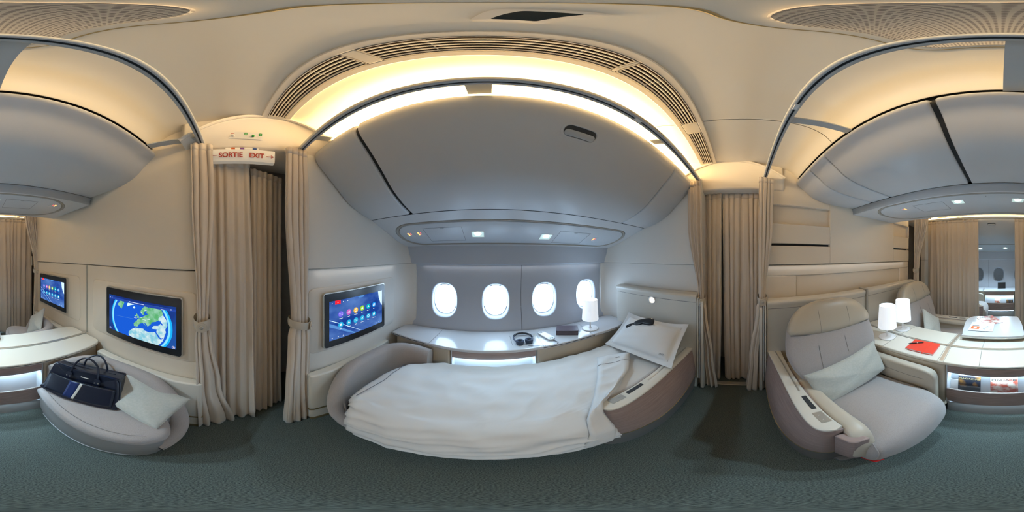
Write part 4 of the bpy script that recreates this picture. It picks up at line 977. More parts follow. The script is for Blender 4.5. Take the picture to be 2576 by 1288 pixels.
# ================================================================ SOFAS (curved ottomans) in front of the screens
def sofa(label, mode, with_seat=True, group=None):
    use(mode)
    t = thing('curved_sofa', label, 'sofa', (-0.62, -0.62, 0.0), group)
    st = [(-0.46, -1.005, .650), (-0.60, -1.01, .665), (-0.74, -0.97, .672), (-0.845, -0.86, .672), (-0.875, -0.70, .672), (-0.872, -0.52, .668), (-0.852, -0.40, .645), (-0.815, -0.295, .575), (-0.765, -0.225, .465), (-0.70, -0.192, .365), (-0.62, -0.190, .285), (-0.54, -0.205, .235), (-0.485, -0.222, .205)]
    P = catmull(st, 4); n = len(P); rings = []
    for i, (x, y, z) in enumerate(P):
        a = P[max(i - 1, 0)]; c = P[min(i + 1, n - 1)]; tx, ty = c[0] - a[0], c[1] - a[1]; L = math.hypot(tx, ty); tx, ty = tx / L, ty / L
        # inward normal (towards seat centre)
        nx, ny = -ty, tx
        if nx * (-0.45 - x) + ny * (-0.6 - y) < 0: nx, ny = -nx, -ny
        k = i / (n - 1); th = 0.105 - 0.02 * k; zb = 0.13 + 0.03 * k; r = th * 0.5
        zi = max(0.37, 0.0) if z > 0.45 else z - 0.03 * 1; zi = min(0.36, z - 0.05)
        ob = 0.06  # foot is tucked in
        q = [(ob, zb), (ob * 0.35, zb + (z - zb) * 0.30), (0.004, zb + (z - zb) * 0.62), (0.0, z - r)]
        for m_ in range(1, 6): 
            aa = PI * m_ / 6; q.append((r - r * math.cos(aa), z - r + r * math.sin(aa)))
        q += [(th, z - r), (th + 0.010, (z + zi) / 2 - 0.01), (th + 0.015, zi), (th + 0.012, zb)]
        rings.append([(x + nx * d, y + ny * d, zz) for d, zz in q])
    b = MB(); b.loft(rings); b.build('backrest', 'fabric', t, smooth=60)
    # seat
    out = [(-0.372, -0.965), (-0.362, -0.80), (-0.360, -0.62), (-0.368, -0.45), (-0.395, -0.32), (-0.44, -0.245), (-0.51, -0.215), (-0.60, -0.245), (-0.68, -0.305), (-0.745, -0.39), (-0.775, -0.52), (-0.775, -0.70), (-0.745, -0.83), (-0.68, -0.90), (-0.56, -0.935), (-0.45, -0.96)]
    o2 = [p[:2] for p in catmull(out + [out[0]], 4)][:-1]
    if with_seat:
        b = MB(); b.puff(o2, ((0, 0, 0.385), (1, 0, 0), (0, 1, 0), (0, 0, 1)), 0.07, 0.07, 3.2, 4, K=9)
        s = b.build('seat_cushion', 'fabric', t, smooth=70)
        b = MB(); sm = [(-0.40 + 0.03 * math.cos(i * .3) * 0, y, 0.0) for i, y in enumerate((-0.93, -0.8, -0.65, -0.5, -0.4, -0.32, -0.27))]
        cxs = [-0.405, -0.395, -0.392, -0.398, -0.41, -0.43, -0.455]
        b.tube([(x, y, 0.447) for x, (_, y, _2) in zip(cxs, sm)], 0.0011, 5); b.build('seam', 'seamc', s)
    b = MB(); bo = [((x + 0.5) * 0.93 - 0.505, (y + 0.6) * 0.95 - 0.605) for x, y in o2]
    b.loft([[((x + .5) * .93 - .51, (y + .6) * .95 - .60, 0.012) for x, y in bo], [((x + .5) * .99 - .505, (y + .6) * .99 - .60, 0.10) for x, y in bo], [(x, y, 0.16) for x, y in bo], [(x, y, 0.33) for x, y in bo]])
    b.build('base', 'base', t, smooth=40)
    b = MB(); b.tube([(x + 0.004, y, 0.030) for x, y in [((x + .5) * .93 - .51, (y + .6) * .95 - .60) for x, y in bo] if x > -0.46], 0.004, 6); b.build('base_trim', 'rail', t)
    return t
sofa('grey curved sofa on which the navy bag and a sage cushion lie', '')
sofa('curved grey sofa on the far side of the centre, with a lone cushion', 'far')
sofa('blue-grey curved sofa wrapped round the foot of the made bed', 'win', with_seat=False)
sofa('curved sofa of the far window suite', 'farwin') if False else None
# ledges against the bulkhead beside the sofas
def ledge(label, mode, loc=None):
    use(mode)
    t = thing('foot_ledge', label, 'ledge', (-0.88, -0.5, 0))
    P = [(-0.910, -0.165), (-0.862, -0.165), (-0.85, -0.19), (-0.85, -0.33), (-0.885, -0.52), (-0.90, -1.00), (-0.968, -1.00), (-0.945, -0.6)]
    b = MB(); b.prism(P, 'z', 0.175, 0.62); b.build('body', 'shell', t, bevel=0.012, seg=3)
    b = MB(); P2 = [(x + (0.002 if x > -0.9 else 0), y + 0.003 * (y > -0.2)) for x, y in P]; b.prism(P2, 'z', 0.165, 0.175); b.build('brass_strip', 'gold', t, smooth=0)
    b = MB(); b.prism(P, 'z', 0.035, 0.165); b.build('lower_body', 'shell', t, bevel=0.004)
    b = MB(); b.prism([(x, y - 0.006) for x, y in P], 'z', 0.0, 0.035); b.build('foot', 'gold', t, smooth=0)
ledge('white leather ledge box against the wall behind the bag sofa', '')
ledge('white leather ledge box at the wall beside the bed foot curtain', 'win')
ledge('ledge box at the wall behind the far sofa', 'far')
# the sofa corner filler next to the consoles: angled leather wing at desk level
# ================================================================ CONSOLES / DESKS
def console(mode, label, loc, window):
    use(mode)
    t = thing('console_desk', label, 'desk', loc)
    yb = YC + 0.012 if not window else -1.362      # back edge
    top = 'desk' if not window else 'desk_w'
    if not window:
        fr = [(-0.985, -1.10), (-0.95, -1.04), (-0.80, -1.012), (-0.55, -1.004), (-0.30, -1.0), (0.0, -1.0), (0.35, -1.003), (0.62, -1.002), (0.90, -0.985), (1.15, -0.96), (1.36, -0.95)]
        back = [(1.375, yb), (0.4, yb), (-0.3, yb), (-0.985, yb)]
    else:
        # wall end further aft is deeper and turns away
        fr = [(-0.915, -1.075), (-0.72, -1.045), (-0.50, -1.01), (-0.25, -0.975), (0.10, -0.965), (0.5, -0.970), (0.9, -0.985), (1.20, -0.975), (1.34, -1.0), (1.43, -1.08)]
        back = [(1.455, -1.20), (1.455, yb), (0.4, yb), (-0.3, yb), (-0.9, yb)]
    f2 = [p[:2] for p in catmull(fr, 4)]
    poly = f2 + back
    b = MB(); b.prism(poly, 'z', 0.655, 0.685); b.build('worktop', top, t, bevel=0.008, seg=3)
    # grooves that split the worktop in lids
    yf = lambda x: interp([(p[0], p[1]) for p in fr], x)
    def groove(x, w_=0.0012, mat='slot', a=0.0, c=0.0, nm='lid_joint', h=0.0006, skew=0.0):
        b = MB(); y0 = yf(x) - a; y1 = yb + c
        b.add([(x - w_, y0, 0.685), (x + w_, y0, 0.685), (x + w_ + skew, y1, 0.685), (x - w_ + skew, y1, 0.685), (x - w_, y0, 0.685 + h), (x + w_, y0, 0.685 + h), (x + w_ + skew, y1, 0.685 + h), (x - w_ + skew, y1, 0.685 + h)],
              [(0, 1, 2, 3), (4, 5, 6, 7), (0, 1, 5, 4), (1, 2, 6, 5), (2, 3, 7, 6), (3, 0, 4, 7)]); return b.build(nm, mat, t, smooth=0)
    if not window:
        groove(0.138, skew=0.012); groove(0.395, 0.014, 'metal', 0.012, 0.004, 'metal_inlay', 0.0012, 0.02); groove(0.375, 0.001, skew=0.02); groove(0.417, 0.001, skew=0.02); groove(0.88, skew=0.03)
        b = MB(); b.box(-0.985, 1.37, YC + 0.001, YC + 0.0115, 0.64, 0.689); b.build('back_trim', 'metal', t, smooth=0)
        b = MB(); b.loft([[(x, yf(x) + 0.001, z) for x in (-.9, -.6, -.3, 0, .15)] for z in (0.667, 0.671)], closed=False); b.build('lid_gap', 'slot', t, solid=0.002)
        nx0, nx1 = -0.43, 0.355; fy = -1.012
    else:
        groove(-0.50, skew=0.03)
        groove(0.415, 0.016, 'metal', 0.004, 0.12, 'metal_inlay', 0.0012, 0.01); groove(0.40, 0.001, a=0.004, c=0.12, skew=0.01); groove(0.432, 0.001, a=0.004, c=0.12, skew=0.01); groove(0.93, c=0.08, skew=0.03)
        b = MB()
        for (xa, xb, ya, yb_) in ((0.19, 0.39, -1.235, -1.238), (0.19, 0.192, -1.05, -1.235)):
            b.box(xa, xb, min(ya, yb_), max(ya, yb_), 0.685, 0.6856)
        b.build('lid_joint', 'slot', t, smooth=0)
        b = MB(); b.loft([[(x, yf(x) + 0.001, z) for x in (.43, .55, .7, .85, .95)] for z in (0.668, 0.673)], closed=False); b.build('lid_gap', 'slot', t, solid=0.002)
        b = MB(); b.loft([[(x, yf(x) + 0.001, z) for x in (-.9, -.8, -.7, -.6, -.52)] for z in (0.668, 0.673)], closed=False); b.build('lid_gap', 'slot', t, solid=0.002)
        nx0, nx1 = -0.30, 0.375; fy = -0.99
    d = 0.105
    # niche
    b = MB(); b.box(nx0, nx1, fy - d - 0.01, fy - d, 0.15, 0.655); b.box(nx0, nx0 + 0.006, fy - d, fy, 0.18, 0.655); b.box(nx1 - 0.006, nx1, fy - d, fy, 0.18, 0.655); b.box(nx0, nx1, fy - d, fy - 0.01, 0.17, 0.18)
    b.build('niche_lining', 'psu', t, smooth=0)
    def bow(x): return fy - 0.004 + 0.012 * (1 - ((x - (nx0 + nx1) / 2) / ((nx1 - nx0) / 2)) ** 2)
    xs = [nx0 + (nx1 - nx0) * i / 16 for i in range(17)]
    b = MB(); b.loft([[(x, bow(x), 0.652), (x, bow(x) + 0.003, 0.61), (x, bow(x) - 0.004, 0.572), (x, bow(x) - 0.018, 0.558), (x, bow(x) - 0.03, 0.562), (x, bow(x) - 0.03, 0.652)] for x in xs]); b.build('wood_fascia', 'wood', t, smooth=50)
    b = MB(); b.box(nx0 + 0.01, nx1 - 0.01, fy - 0.046, fy - 0.037, 0.566, 0.572); b.build('led_strip', 'led', t, smooth=0)
    b = MB(); b.loft([[(x, bow(x) + 0.004, 0.372), (x, bow(x) + 0.006, 0.30), (x, bow(x) + 0.002, 0.185), (x, bow(x) - 0.008, 0.185), (x, bow(x) - 0.008, 0.372)] for x in xs]); b.build('magazine_pocket', 'wood', t, smooth=40)
    b = MB(); b.tube([(x, bow(x) - 0.002, 0.373) for x in xs], 0.003, 6); b.build('pocket_edge', 'metal', t)
    b = MB(); b.loft([[(x, bow(x) - 0.030, 0.18), (x, bow(x) - 0.022, 0.10), (x, bow(x) - 0.020, 0.0), (x, fy - d, 0.0), (x, fy - d, 0.18)] for x in xs]); b.build('plinth', 'base', t, smooth=40)
    b = MB(); b.box(nx0 + 0.01, nx1 - 0.01, fy - 0.022, fy - 0.016, 0.176, 0.182); b.build('led_strip', 'led', t, smooth=0)
    # solid flanks
    xr = 1.36 if not window else 1.45; xl = -0.98 if not window else -0.90
    b = MB(); b.prism([(nx1 + 0.004, fy - 0.02), (nx1 + 0.012, fy + 0.002), (nx1 + 0.05, fy + 0.004), (0.9, yf(0.9) - 0.012), (xr - 0.05, yf(xr - 0.05) - 0.02), (xr - 0.05, yb), (nx1 + 0.004, yb)], 'z', 0.10, 0.652); b.build('side_cabinet', 'leather', t, bevel=0.012, seg=3)
    b = MB(); b.prism([(nx0 - 0.004, fy - 0.03), (nx0 - 0.02, fy - 0.008), (-0.62, yf(-.62) - 0.02), (xl + 0.02, yf(-.9) - 0.04), (xl + 0.02, yb), (nx0 - 0.004, yb)], 'z', 0.0, 0.652); b.build('side_cabinet', 'leather', t, bevel=0.010, seg=3)
    b = MB(); b.box(nx0 - 0.002, nx1 + 0.002, yb + 0.002, fy - d - 0.011, 0, 0.655); b.build('core', 'leather', t, smooth=0)
    # light from the hidden strips
    c1 = Vector(TR.f(((nx0 + nx1) / 2, fy - 0.050, 0.562))); sgn = 1 if Vector(TR.f((0, 1, 0))).y - Vector(TR.f((0, 0, 0))).y > 0 else -1
    area('niche_light', c1, (-sgn * 0.25, 0, 0), nx1 - nx0 - 0.04, 0.012, 1.2 if window else 1.9, COOL)
    c2 = Vector(TR.f(((nx0 + nx1) / 2, fy - 0.012, 0.176))); area('plinth_light', c2, (0, 0, 0), nx1 - nx0 - 0.04, 0.010, 1.5, COOL)
    return t
console('', 'near half of the cream double desk between the centre seats, carrying the red notebook', (0.0, -1.13, 0), False)
console('far', 'far half of the cream double desk, next to the round-cornered table', (0.0, -1.13, 0), False)
console('win', 'long white curved shelf desk below the four bright windows', (0.2, -1.15, 0), True)
console('farwin', 'shelf desk under the closed far windows', (0.2, -1.15, 0), True)

# magazines
def magazine(mode, x, y, w_, h_, z, label, title, cover, col='magtxt', tilt=0.10, tsize=0.03, group=None):
    use(mode)
    t = thing('magazine', label, 'magazine', (x, y, z), group)
    b = MB()
    f = lambda a, c, d: (x + a, y - d - c * tilt, z + c)
    N = 12
    def sheet(d0, d1, x0, x1, z0, z1): return [[f(x0 + (x1 - x0) * i / N, c, d + 0.003 * math.sin(PI * i / N)) for i in range(N + 1)] for c, d in ((z0, d0), (z1, d0), (z1, d1), (z0, d1))]
    b.loft([[r[i] for r in sheet(0.0, 0.005, -w_ / 2, w_ / 2, 0, h_)] for i in range(N + 1)]); b.build('pages', 'paper', t, smooth=0)
    b = MB(); b.loft([[f(-w_ / 2 + w_ * i / N, c, -0.0008 + 0.003 * math.sin(PI * i / N)) for i in range(N + 1)] for c in (0, h_ - 0.012)], closed=False); cv = b.build('cover', cover, t, smooth=50, solid=0.0004)
    text(title, tsize, f(0, h_ - 0.042, -0.0045), (1, 0, 0) if mode in ('far',) or mode == 'win' else (-1, 0, 0), (0, 0, 1), col, t, sx=1.15)
    return t
MG = None
magazine('', 0.215, -1.075, 0.155, 0.20, 0.30, 'dark magazine with gold lettering, in the desk pocket beside the near armchair', 'MAGAZINE', 'magdark', 'magtxt', tsize=0.026)
magazine('', -0.02, -1.075, 0.185, 0.205, 0.30, 'bright fashion magazine titled MADAME in the desk pocket beneath the near centre desk', 'MADAME', 'maglight', 'dark', tsize=0.036)
use('')
magazine('farwin', 0.085, -1.04, 0.14, 0.18, 0.30, 'bright magazine in the lit pocket below the far windows', 'MADAME', 'maglight', 'dark', tsize=0.028)
magazine('farwin', -0.20, -1.04, 0.16, 0.17, 0.30, 'dark magazine in the lit pocket below the far windows', 'MAGAZINE', 'magdark', tsize=0.024)
use('')
# folder in the pocket's corner
t = thing('safety_card', 'pale folded card at the armchair end of the desk pocket', 'card', (0.31, -1.07, 0.30)); b = MB(); b.obox((0.312, -1.085, 0.36), (0.036, 0, 0), (0, 0.002, 0), (0, -0.006, 0.068)); b.build('card', 'white', t, smooth=0)

# ================================================================ TABLE LAMPS
def table_lamp(x, y, z, s, label):
    use('')
    t = thing('table_lamp', label, 'lamp', (x, y, z), 'white table lamps')
    b = MB(); b.lathe((x, y, z), [(0.086 * s, 0), (0.088 * s, 0.003), (0.088 * s, 0.008), (0.084 * s, 0.0105), (0.078 * s, 0.011), (0.076 * s, 0.009), (0.012, 0.009)], 48); b.build('base', 'white', t, smooth=40)
    b = MB(); b.lathe((x, y, z), [(0.017, 0.009), (0.0095, 0.016), (0.0085, 0.03), (0.0085, 0.15)], 20); b.build('stem', 'white', t, smooth=60)
    b = MB(); b.lathe((x, y, z), [(0.0865, 0.118), (0.087, 0.122), (0.0735, 0.345), (0.073, 0.349)], 48, caps=False); b.build('lamp_shade', 'lampshade', t, smooth=60, solid=0.0015)
    b = MB(); b.lathe((x, y, z), [(0.085, 0.124), (0.001, 0.124)], 40, caps=False); b.build('diffuser', 'lampshade', t, smooth=60); 
    for i in range(1):
        l = bpy.data.lights.new('lamp_bulb', 'POINT'); l.energy = 2.5; l.color = COOL; l.shadow_soft_size = 0.03; o = bpy.data.objects.new('lamp_bulb', l); COL.objects.link(o); o.location = (x, y, z + 0.25)
    return t
table_lamp(0.995, 1.395, 0.685, 0.98, 'white table lamp standing on the window shelf next to the plum box')
table_lamp(0.968, -1.150, 0.685, 0.90, 'white table lamp on the near half of the double desk, beside the red notebook')
table_lamp(0.962, -1.392, 0.685, 0.90, 'white table lamp on the far half of the double desk, beside the far armchair')

# ================================================================ ARMCHAIRS AND SHELLS
def seat_partition(mode, label, top, y0, y1, lamp, loc):
    """the upholstered shell panel behind a seat"""
    use(mode)
    t = thing('seat_partition', label, 'partition', loc)
    x0, x1 = 1.385, 1.495
    pr = [(x1 - 0.004, 0.0), (x1 - 0.004, top - 0.02), (x1 - 0.02, top - 0.002), (x1 - 0.05, top), (x0 - 0.005, top - 0.006), (x0 - 0.018, top - 0.022), (x0 - 0.014, top - 0.045), (x0, top - 0.075), (x0, 0.0)]
    b = MB(); b.prism(pr, 'y', y0, y1); b.build('panel', 'shell', t, smooth=50, bevel=0.006)
    b = MB(); b.box(x0 - 0.0016, x0 + 0.001, min(y0, y1) + 0.01, max(y0, y1) - 0.01, top - 0.082, top - 0.0795); b.build('stitched_seam', 'stitch', t, smooth=0)
    e = y0
    s = 1 if y0 > y1 else -1
    for i, (dy, w_) in enumerate(((0.014, 0.012), (0.030, 0.010), (0.052, 0.024))):
        b = MB(); r = rrect(x0 - 0.020, x1 - 0.02, 0.16 if i < 2 else 0.0, top - 0.03 - 0.012 * i, 0.03, 5)
        b.loft([[(x, e + s * dy - w_ / 2, z) for x, z in r], [(x, e + s * dy + w_ / 2, z) for x, z in r]]); b.build('guide_rail', 'shell' if i != 1 else 'rail', t, smooth=40, bevel=0.002)
    b = MB(); b.box(x0 - 0.026, x0 - 0.0205, e + s * 0.0185 - 0.0, e + s * 0.0215, 0.55, top - 0.08); b.build('guide_slot', 'slot', t, smooth=0) if False else None
    if lamp:
        yl, zl = lamp; o = Vector((x0, yl, zl))
        def rg(r, h): return [o + Vector((-h, r * math.cos(k * PI / 14), r * math.sin(k * PI / 14))) for k in range(28)]
        b = MB(); b.loft([rg(0.042, -0.002), rg(0.042, 0.003), rg(0.034, 0.007), rg(0.028, 0.004), rg(0.026, 0.001)], caps=False); a = b.build('reading_light', 'white', t, smooth=50)
        b = MB(); b.loft([rg(0.027, 0.001), rg(0.024, 0.008), rg(0.014, 0.013), rg(0.002, 0.014)]); b.build('light_globe', 'headglow' if mode == 'win' else 'metal', a, smooth=60)
    return t
seat_partition('win', 'cream headboard panel with a round glowing light, behind the white pillow', 1.156, -0.155, -1.12, (-0.62, 1.044), (1.43, -0.62, 0))
spot('headboard_light', (1.355, 0.89, 1.044), (1.1, 0.86, 0.7), 0.5, WARM2, 100, 1.0, 0.02)
seat_partition('', 'tall cream partition behind the near centre armchair', 1.11, -0.185, YC + 0.012, None, (1.43, -0.72, 0))
seat_partition('far', 'tall cream partition behind the far centre armchair, with a small dark light', 1.11, -0.185, YC + 0.012, (-0.45, 1.02), (1.43, -0.72, 0))
use('')
b = MB(); b.box(1.355, 1.50, YC - 0.0105, YC + 0.0105, 0.69, 1.125); t = b.build('partition_divider', 'metal', None, bevel=0.004); tag(t, 'narrow metal strip joining the two cream partitions behind the desk lamps', 'divider')

def side_shell(mode, label, loc, arm=True):
    use(mode)
    t = thing('side_shell', label, 'armrest shell', loc)
    # outer rim line (aisle side) plan, rear to front
    rim = [(1.40, -0.200), (1.25, -0.212), (1.05, -0.222), (0.85, -0.224), (0.68, -0.220), (0.55, -0.218), (0.475, -0.225), (0.445, -0.245), (0.437, -0.275)]
    flo = [(1.40, -0.168), (1.25, -0.158), (1.05, -0.150), (0.85, -0.148), (0.68, -0.156), (0.55, -0.172), (0.475, -0.195), (0.435, -0.225), (0.425, -0.27)]
    R = catmull(rim, 4); Fl = catmull(flo, 4); n = len(R)
    inner = [(x, -0.300 - 0.02 * math.sin(PI * min(1, max(0, (1.4 - x) / 1.0)))) for x, y in R]
    def mixp(i, k): return (R[i][0] + (Fl[i][0] - R[i][0]) * k, R[i][1] + (Fl[i][1] - R[i][1]) * k)
    zg = 0.215
    b = MB(); b.loft([[(*mixp(i, 1.0), zg + .002), (*mixp(i, 0.93), 0.30), (*mixp(i, 0.6), 0.42), (*mixp(i, 0.22), 0.52), (*mixp(i, 0.1), 0.552), (inner[i][0], min(inner[i][1], R[i][1] - 0.02), 0.552), (inner[i][0], min(inner[i][1], R[i][1] - 0.02), zg + .002)] for i in range(n)]); b.build('wood_side', 'wood', t, smooth=50)
    b = MB(); b.loft([[(*mixp(i, 1.03), zg - 0.006), (*mixp(i, 1.05), zg), (*mixp(i, 1.0), zg + 0.004), (inner[i][0], inner[i][1], zg + 0.004), (inner[i][0], inner[i][1], zg - 0.006)] for i in range(n)]); b.build('brass_strip', 'gold', t, smooth=50)
    b = MB(); b.loft([[(*mixp(i, 0.72), 0.0), (*mixp(i, 0.88), 0.1), (*mixp(i, 0.95), zg - 0.007), (inner[i][0], inner[i][1], zg - 0.007), (inner[i][0], inner[i][1], 0)] for i in range(n)]); b.build('plinth', 'plinth', t, smooth=50)
    ri = [(x + (0.0), y - 0.10 if k < n - 8 else max(y - 0.10, -0.33)) for k, (x, y) in enumerate(R)]
    def ra(i, d): # inward offset
        x, y = R[i][:2]; k = d / 0.085; ix, iy = max(x, 0.452), -0.306
        return (x + (ix - x) * k, y + (iy - y) * k)
    b = MB(); b.loft([[(*ra(i, 0.003), 0.552), (*ra(i, -0.006), 0.558), (*ra(i, -0.004), 0.567), (*ra(i, 0.004), 0.571), (*ra(i, 0.040), 0.572), (*ra(i, 0.080), 0.571), (*ra(i, 0.085), 0.566), (*ra(i, 0.085), 0.552)] for i in range(n)]); b.build('rim', 'shell', t, smooth=40)
    b = MB(); b.loft([[(x, y - 0.050, 0.5722), (x, y - 0.059, 0.5722), (x, y - 0.059, 0.5732), (x, y - 0.050, 0.5732)] for x, y in [p[:2] for p in R] if 0.80 < x < 1.38 and y > -0.235]); b.build('handrail_groove', 'metal', t, smooth=0)
    b = MB(); P = rrect(0.62, 0.75, -0.292, -0.268, 0.004, 3); b.loft([[(x, y, z) for x, y in P] for z in (0.5715, 0.5735)]); b.build('handset_slot', 'slot', t)
    b = MB(); P = rrect(0.50, 0.59, -0.296, -0.256, 0.004, 3); b.loft([[(x, y, z) for x, y in P] for z in (0.5715, 0.5738)]); bp_ = b.build('control_panel', 'metal', t, smooth=30)
    b = MB()
    for cx_, s in ((0.562, 1), (0.526, -1)):
        for q in (-1, 1): b.obox((cx_, -0.276 + q * 0.003, 0.5741), (0.0035, -s * q * 0.0035 * s, 0), (0.0006, 0.0006, 0), (0, 0, 0.0003))
    b.build('arrow_mark', 'white', bp_, smooth=0)
    if arm:
        # leather inner arm with wooden front piece
        pth = [(1.22, -0.345, .535), (1.0, -0.350, .550), (0.8, -0.354, .553), (0.62, -0.354, .553), (0.50, -0.350, .551), (0.430, -0.343, .545), (0.385, -0.334, .522), (0.358, -0.326, .48), (0.342, -0.320, .42), (0.334, -0.316, .34), (0.332, -0.314, .25)]
        b = MB(); P = catmull(pth, 4); rings = []
        for i, (x, y, z) in enumerate(P):
            a = P[max(i - 1, 0)]; c = P[min(i + 1, len(P) - 1)]; tx, tz = c[0] - a[0], c[2] - a[2]; L = math.hypot(tx, tz); nx, nz = tz / L * -1, tx / L
            if i < len(P) * 0.45: nx, nz = 0, 1
            if nz < 0 and nx > 0: nx, nz = -nx, -nz
            w2 = 0.042; th = 0.045
            rings.append([(x + nx * th * 0.0 - (-nx) * 0, y + dy, z) if False else (x - (-nx) * h, y + dy, z + nz * h) for dy, h in ((-w2, -th), (-w2, -0.012), (-w2 * .8, -0.002), (-w2 * .4, 0.004), (w2 * .4, 0.004), (w2 * .8, -0.002), (w2, -0.012), (w2, -th))])
        b.loft(rings); b.build('leather_arm', 'leather', t, smooth=60)
        b = MB(); b.prism([(0.428, -0.258), (0.36, -0.266), (0.345, -0.276), (0.345, -0.335), (0.428, -0.335)], 'z', 0.20, 0.515); b.build('arm_front', 'wood', t, bevel=0.008, seg=3)
        b = MB(); b.box(0.43, 1.25, -0.372, -0.312, 0.12, 0.515); b.build('arm_core', 'leather', t, bevel=0.006)
    return t
side_shell('win', 'long wooden side shell with brass line, along the aisle side of the bed', (0.9, -0.23, 0), arm=False)
side_shell('', 'long wooden side shell with leather arm, along the aisle side of the near armchair', (0.9, -0.23, 0))
side_shell('far', 'pale side shell and armrest beyond the far armchair', (0.9, -0.23, 0))
side_shell('farwin', 'side shell with wooden front seen through the far curtain gap', (0.9, -0.23, 0))

def armchair(mode, label, loc):
    use(mode)
    t = thing('armchair', label, 'armchair', loc)
    # seat: profile along x with width
    secs = [(0.98, .405, -.385, -.905), (0.85, .425, -.385, -.905), (0.70, .440, -.385, -.905), (0.55, .452, -.382, -.895), (0.42, .455, -.365, -.875), (0.345, .440, -.335, -.850), (0.305, .405, -.315, -.835), (0.285, .35, -.305, -.825), (0.283, .27, -.300, -.815), (0.295, .19, -.300, -.805), (0.315, .150, -.305, -.80)]
    S = catmull(secs, 4); rings = []
    for i, (x, z, ya, yb_) in enumerate(S):
        a = S[max(i - 1, 0)]; c = S[min(i + 1, len(S) - 1)]; tx, tz = c[0] - a[0], c[1] - a[1]; L = math.hypot(tx, tz); nx, nz = tz / L, -tx / L   # outward normal
        if nz < 0 and x > 0.4: nx, nz = -nx, -nz
        th = 0.085 if x > 0.4 else 0.06; r = []
        q = 0.022
        for dy, h in ((ya, -th), (ya, -q), (ya - q * .35, -q * .35), (ya - q, 0), ((ya * 3 + yb_) / 4, 0.006), ((ya + yb_) / 2, 0.009), ((ya + yb_ * 3) / 4, 0.006), (yb_ + q, 0), (yb_ + q * .35, -q * .35), (yb_, -q), (yb_, -th)):
            r.append((x + nx * h, dy, z + nz * h))
        rings.append(r)
    b = MB(); b.loft(rings); sc = b.build('seat_cushion', 'fabric', t, smooth=60)
    b = MB(); b.tube([(p[0], p[1], p[2]) for p in [r[2] for r in rings][14:]], 0.0028, 6); b.build('piping', 'fabric', sc)
    b = MB(); b.tube([(p[0], p[1], p[2]) for p in [r[8] for r in rings][10:]], 0.0028, 6); b.build('piping', 'fabric', sc)
    b = MB(); b.box(0.40, 1.20, -0.87, -0.385, 0.02, 0.345); b.build('base', 'plinth', t, bevel=0.01)
    b = MB(); b.box(0.345, 0.385, -0.40, -0.315, 0.175, 0.182); b.box(0.30, 0.36, -0.345, -0.308, 0.13, 0.136); b.build('red_strap', 'redtab', t, smooth=0)
    b = MB(); b.obox((0.42, -0.30, 0.05), (0.03, 0, 0), (0, 0.04, 0), (0, 0, 0.012)); b.build('floor_fitting', 'plinth', t, bevel=0.003)
    # back, leaning plane
    B0, B1 = Vector((0.90, 0, 0.44)), Vector((1.175, 0, 1.13)); up = (B1 - B0).normalized(); nn = Vector((-up.z, 0, up.x)); nn = nn if nn.x < 0 else -nn
    fr = (B0, (0, 1, 0), up, nn)
    yc = -0.642
    prof = [(0.0, .245), (0.10, .285), (0.20, .335), (0.30, .368), (0.38, .375), (0.46, .368), (0.54, .352), (0.60, .332), (0.66, .29), (0.70, .235), (0.725, .16), (0.735, .08)]
    right = [(yc + w_, s) for s, w_ in prof]; left = [(yc - w_, s) for s, w_ in reversed(prof)]
    out = [p[:2] for p in catmull(right + left, 3)]
    b = MB(); b.puff(out, fr, 0.055, 0.11, 3.5, 3.5, K=9, c=(yc, 0.36)); bk = b.build('backrest', 'fabric', t, smooth=70)
    def onb(y, s, h): return Vector(fr[0]) + Vector((0, y, 0)) + up * s + nn * h
    b = MB(); b.tube([onb(yc - 0.06, 0.28 + 0.02 * i, 0.0575) for i in range(8)], 0.0010, 5); b.build('seam', 'seamc', bk); 
    b = MB(); b.tube([onb(yc + 0.16, 0.05 + 0.02 * i, 0.056) for i in range(18)], 0.0010, 5); b.build('seam', 'seamc', bk)
    hp = [(0.500, .345), (0.53, .358), (0.58, .345), (0.63, .318), (0.68, .275), (0.715, .22), (0.738, .15), (0.748, .07)]
    right = [(yc + w_, s) for s, w_ in hp]; left = [(yc - w_, s) for s, w_ in reversed(hp)]
    low = [(yc - 0.345 + 0.69 * k / 8, 0.500 - 0.022 * math.sin(PI * k / 8) * -1 * -1 - 0.0) for k in range(1, 8)]
    out = [p[:2] for p in catmull(right + left, 3)] + low
    b = MB(); b.puff(out, (fr[0] + nn * 0.03, (0, 1, 0), up, nn), 0.058, 0.12, 3.0, 3.5, K=9, c=(yc, 0.60)); hd = b.build('headrest', 'leather_head', t, smooth=70)
    for dy in (-0.12, 0.13):
        b = MB(); b.tube([onb(yc + dy, s, 0.03 + 0.0575 * (1 - (max(0, abs(s - .60) / .155)) ** 3.2)) for s in [0.49 + 0.0235 * k for k in range(11)]], 0.0010, 5); b.build('seam', 'seamc', hd)
    b = MB(); lowl = [(yc + 0.345 - 0.69 * k / 16, 0.497 - 0.022 * math.sin(PI * k / 16)) for k in range(17)]
    b.tube([onb(y, s, 0.050) for y, s in lowl], 0.0022, 6); b.build('lower_seam', 'seamc', hd)
    # inner arm on the desk side
    arm = [(1.05, .60), (0.80, .625), (0.60, .630), (0.48, .625), (0.42, .60), (0.398, .55), (0.394, .47), (0.392, .36), (0.392, .25), (0.395, .14)]
    A = catmull(arm, 4)
    b = MB()
    front = [(x, z) for x, z in A] ; poly = front + [(0.46, 0.14), (0.46, 0.40), (1.05, 0.40)]
    b.prism(poly, 'y', -0.985, -0.915); b.build('inner_arm', 'leather', t, bevel=0.020, seg=4, smooth=60)
    b = MB(); b.tube([(x, -0.9145, 0.53) for x in (1.0, .8, .6, .47)], 0.0013, 5); b.build('arm_seam', 'seamc', t)
    return t
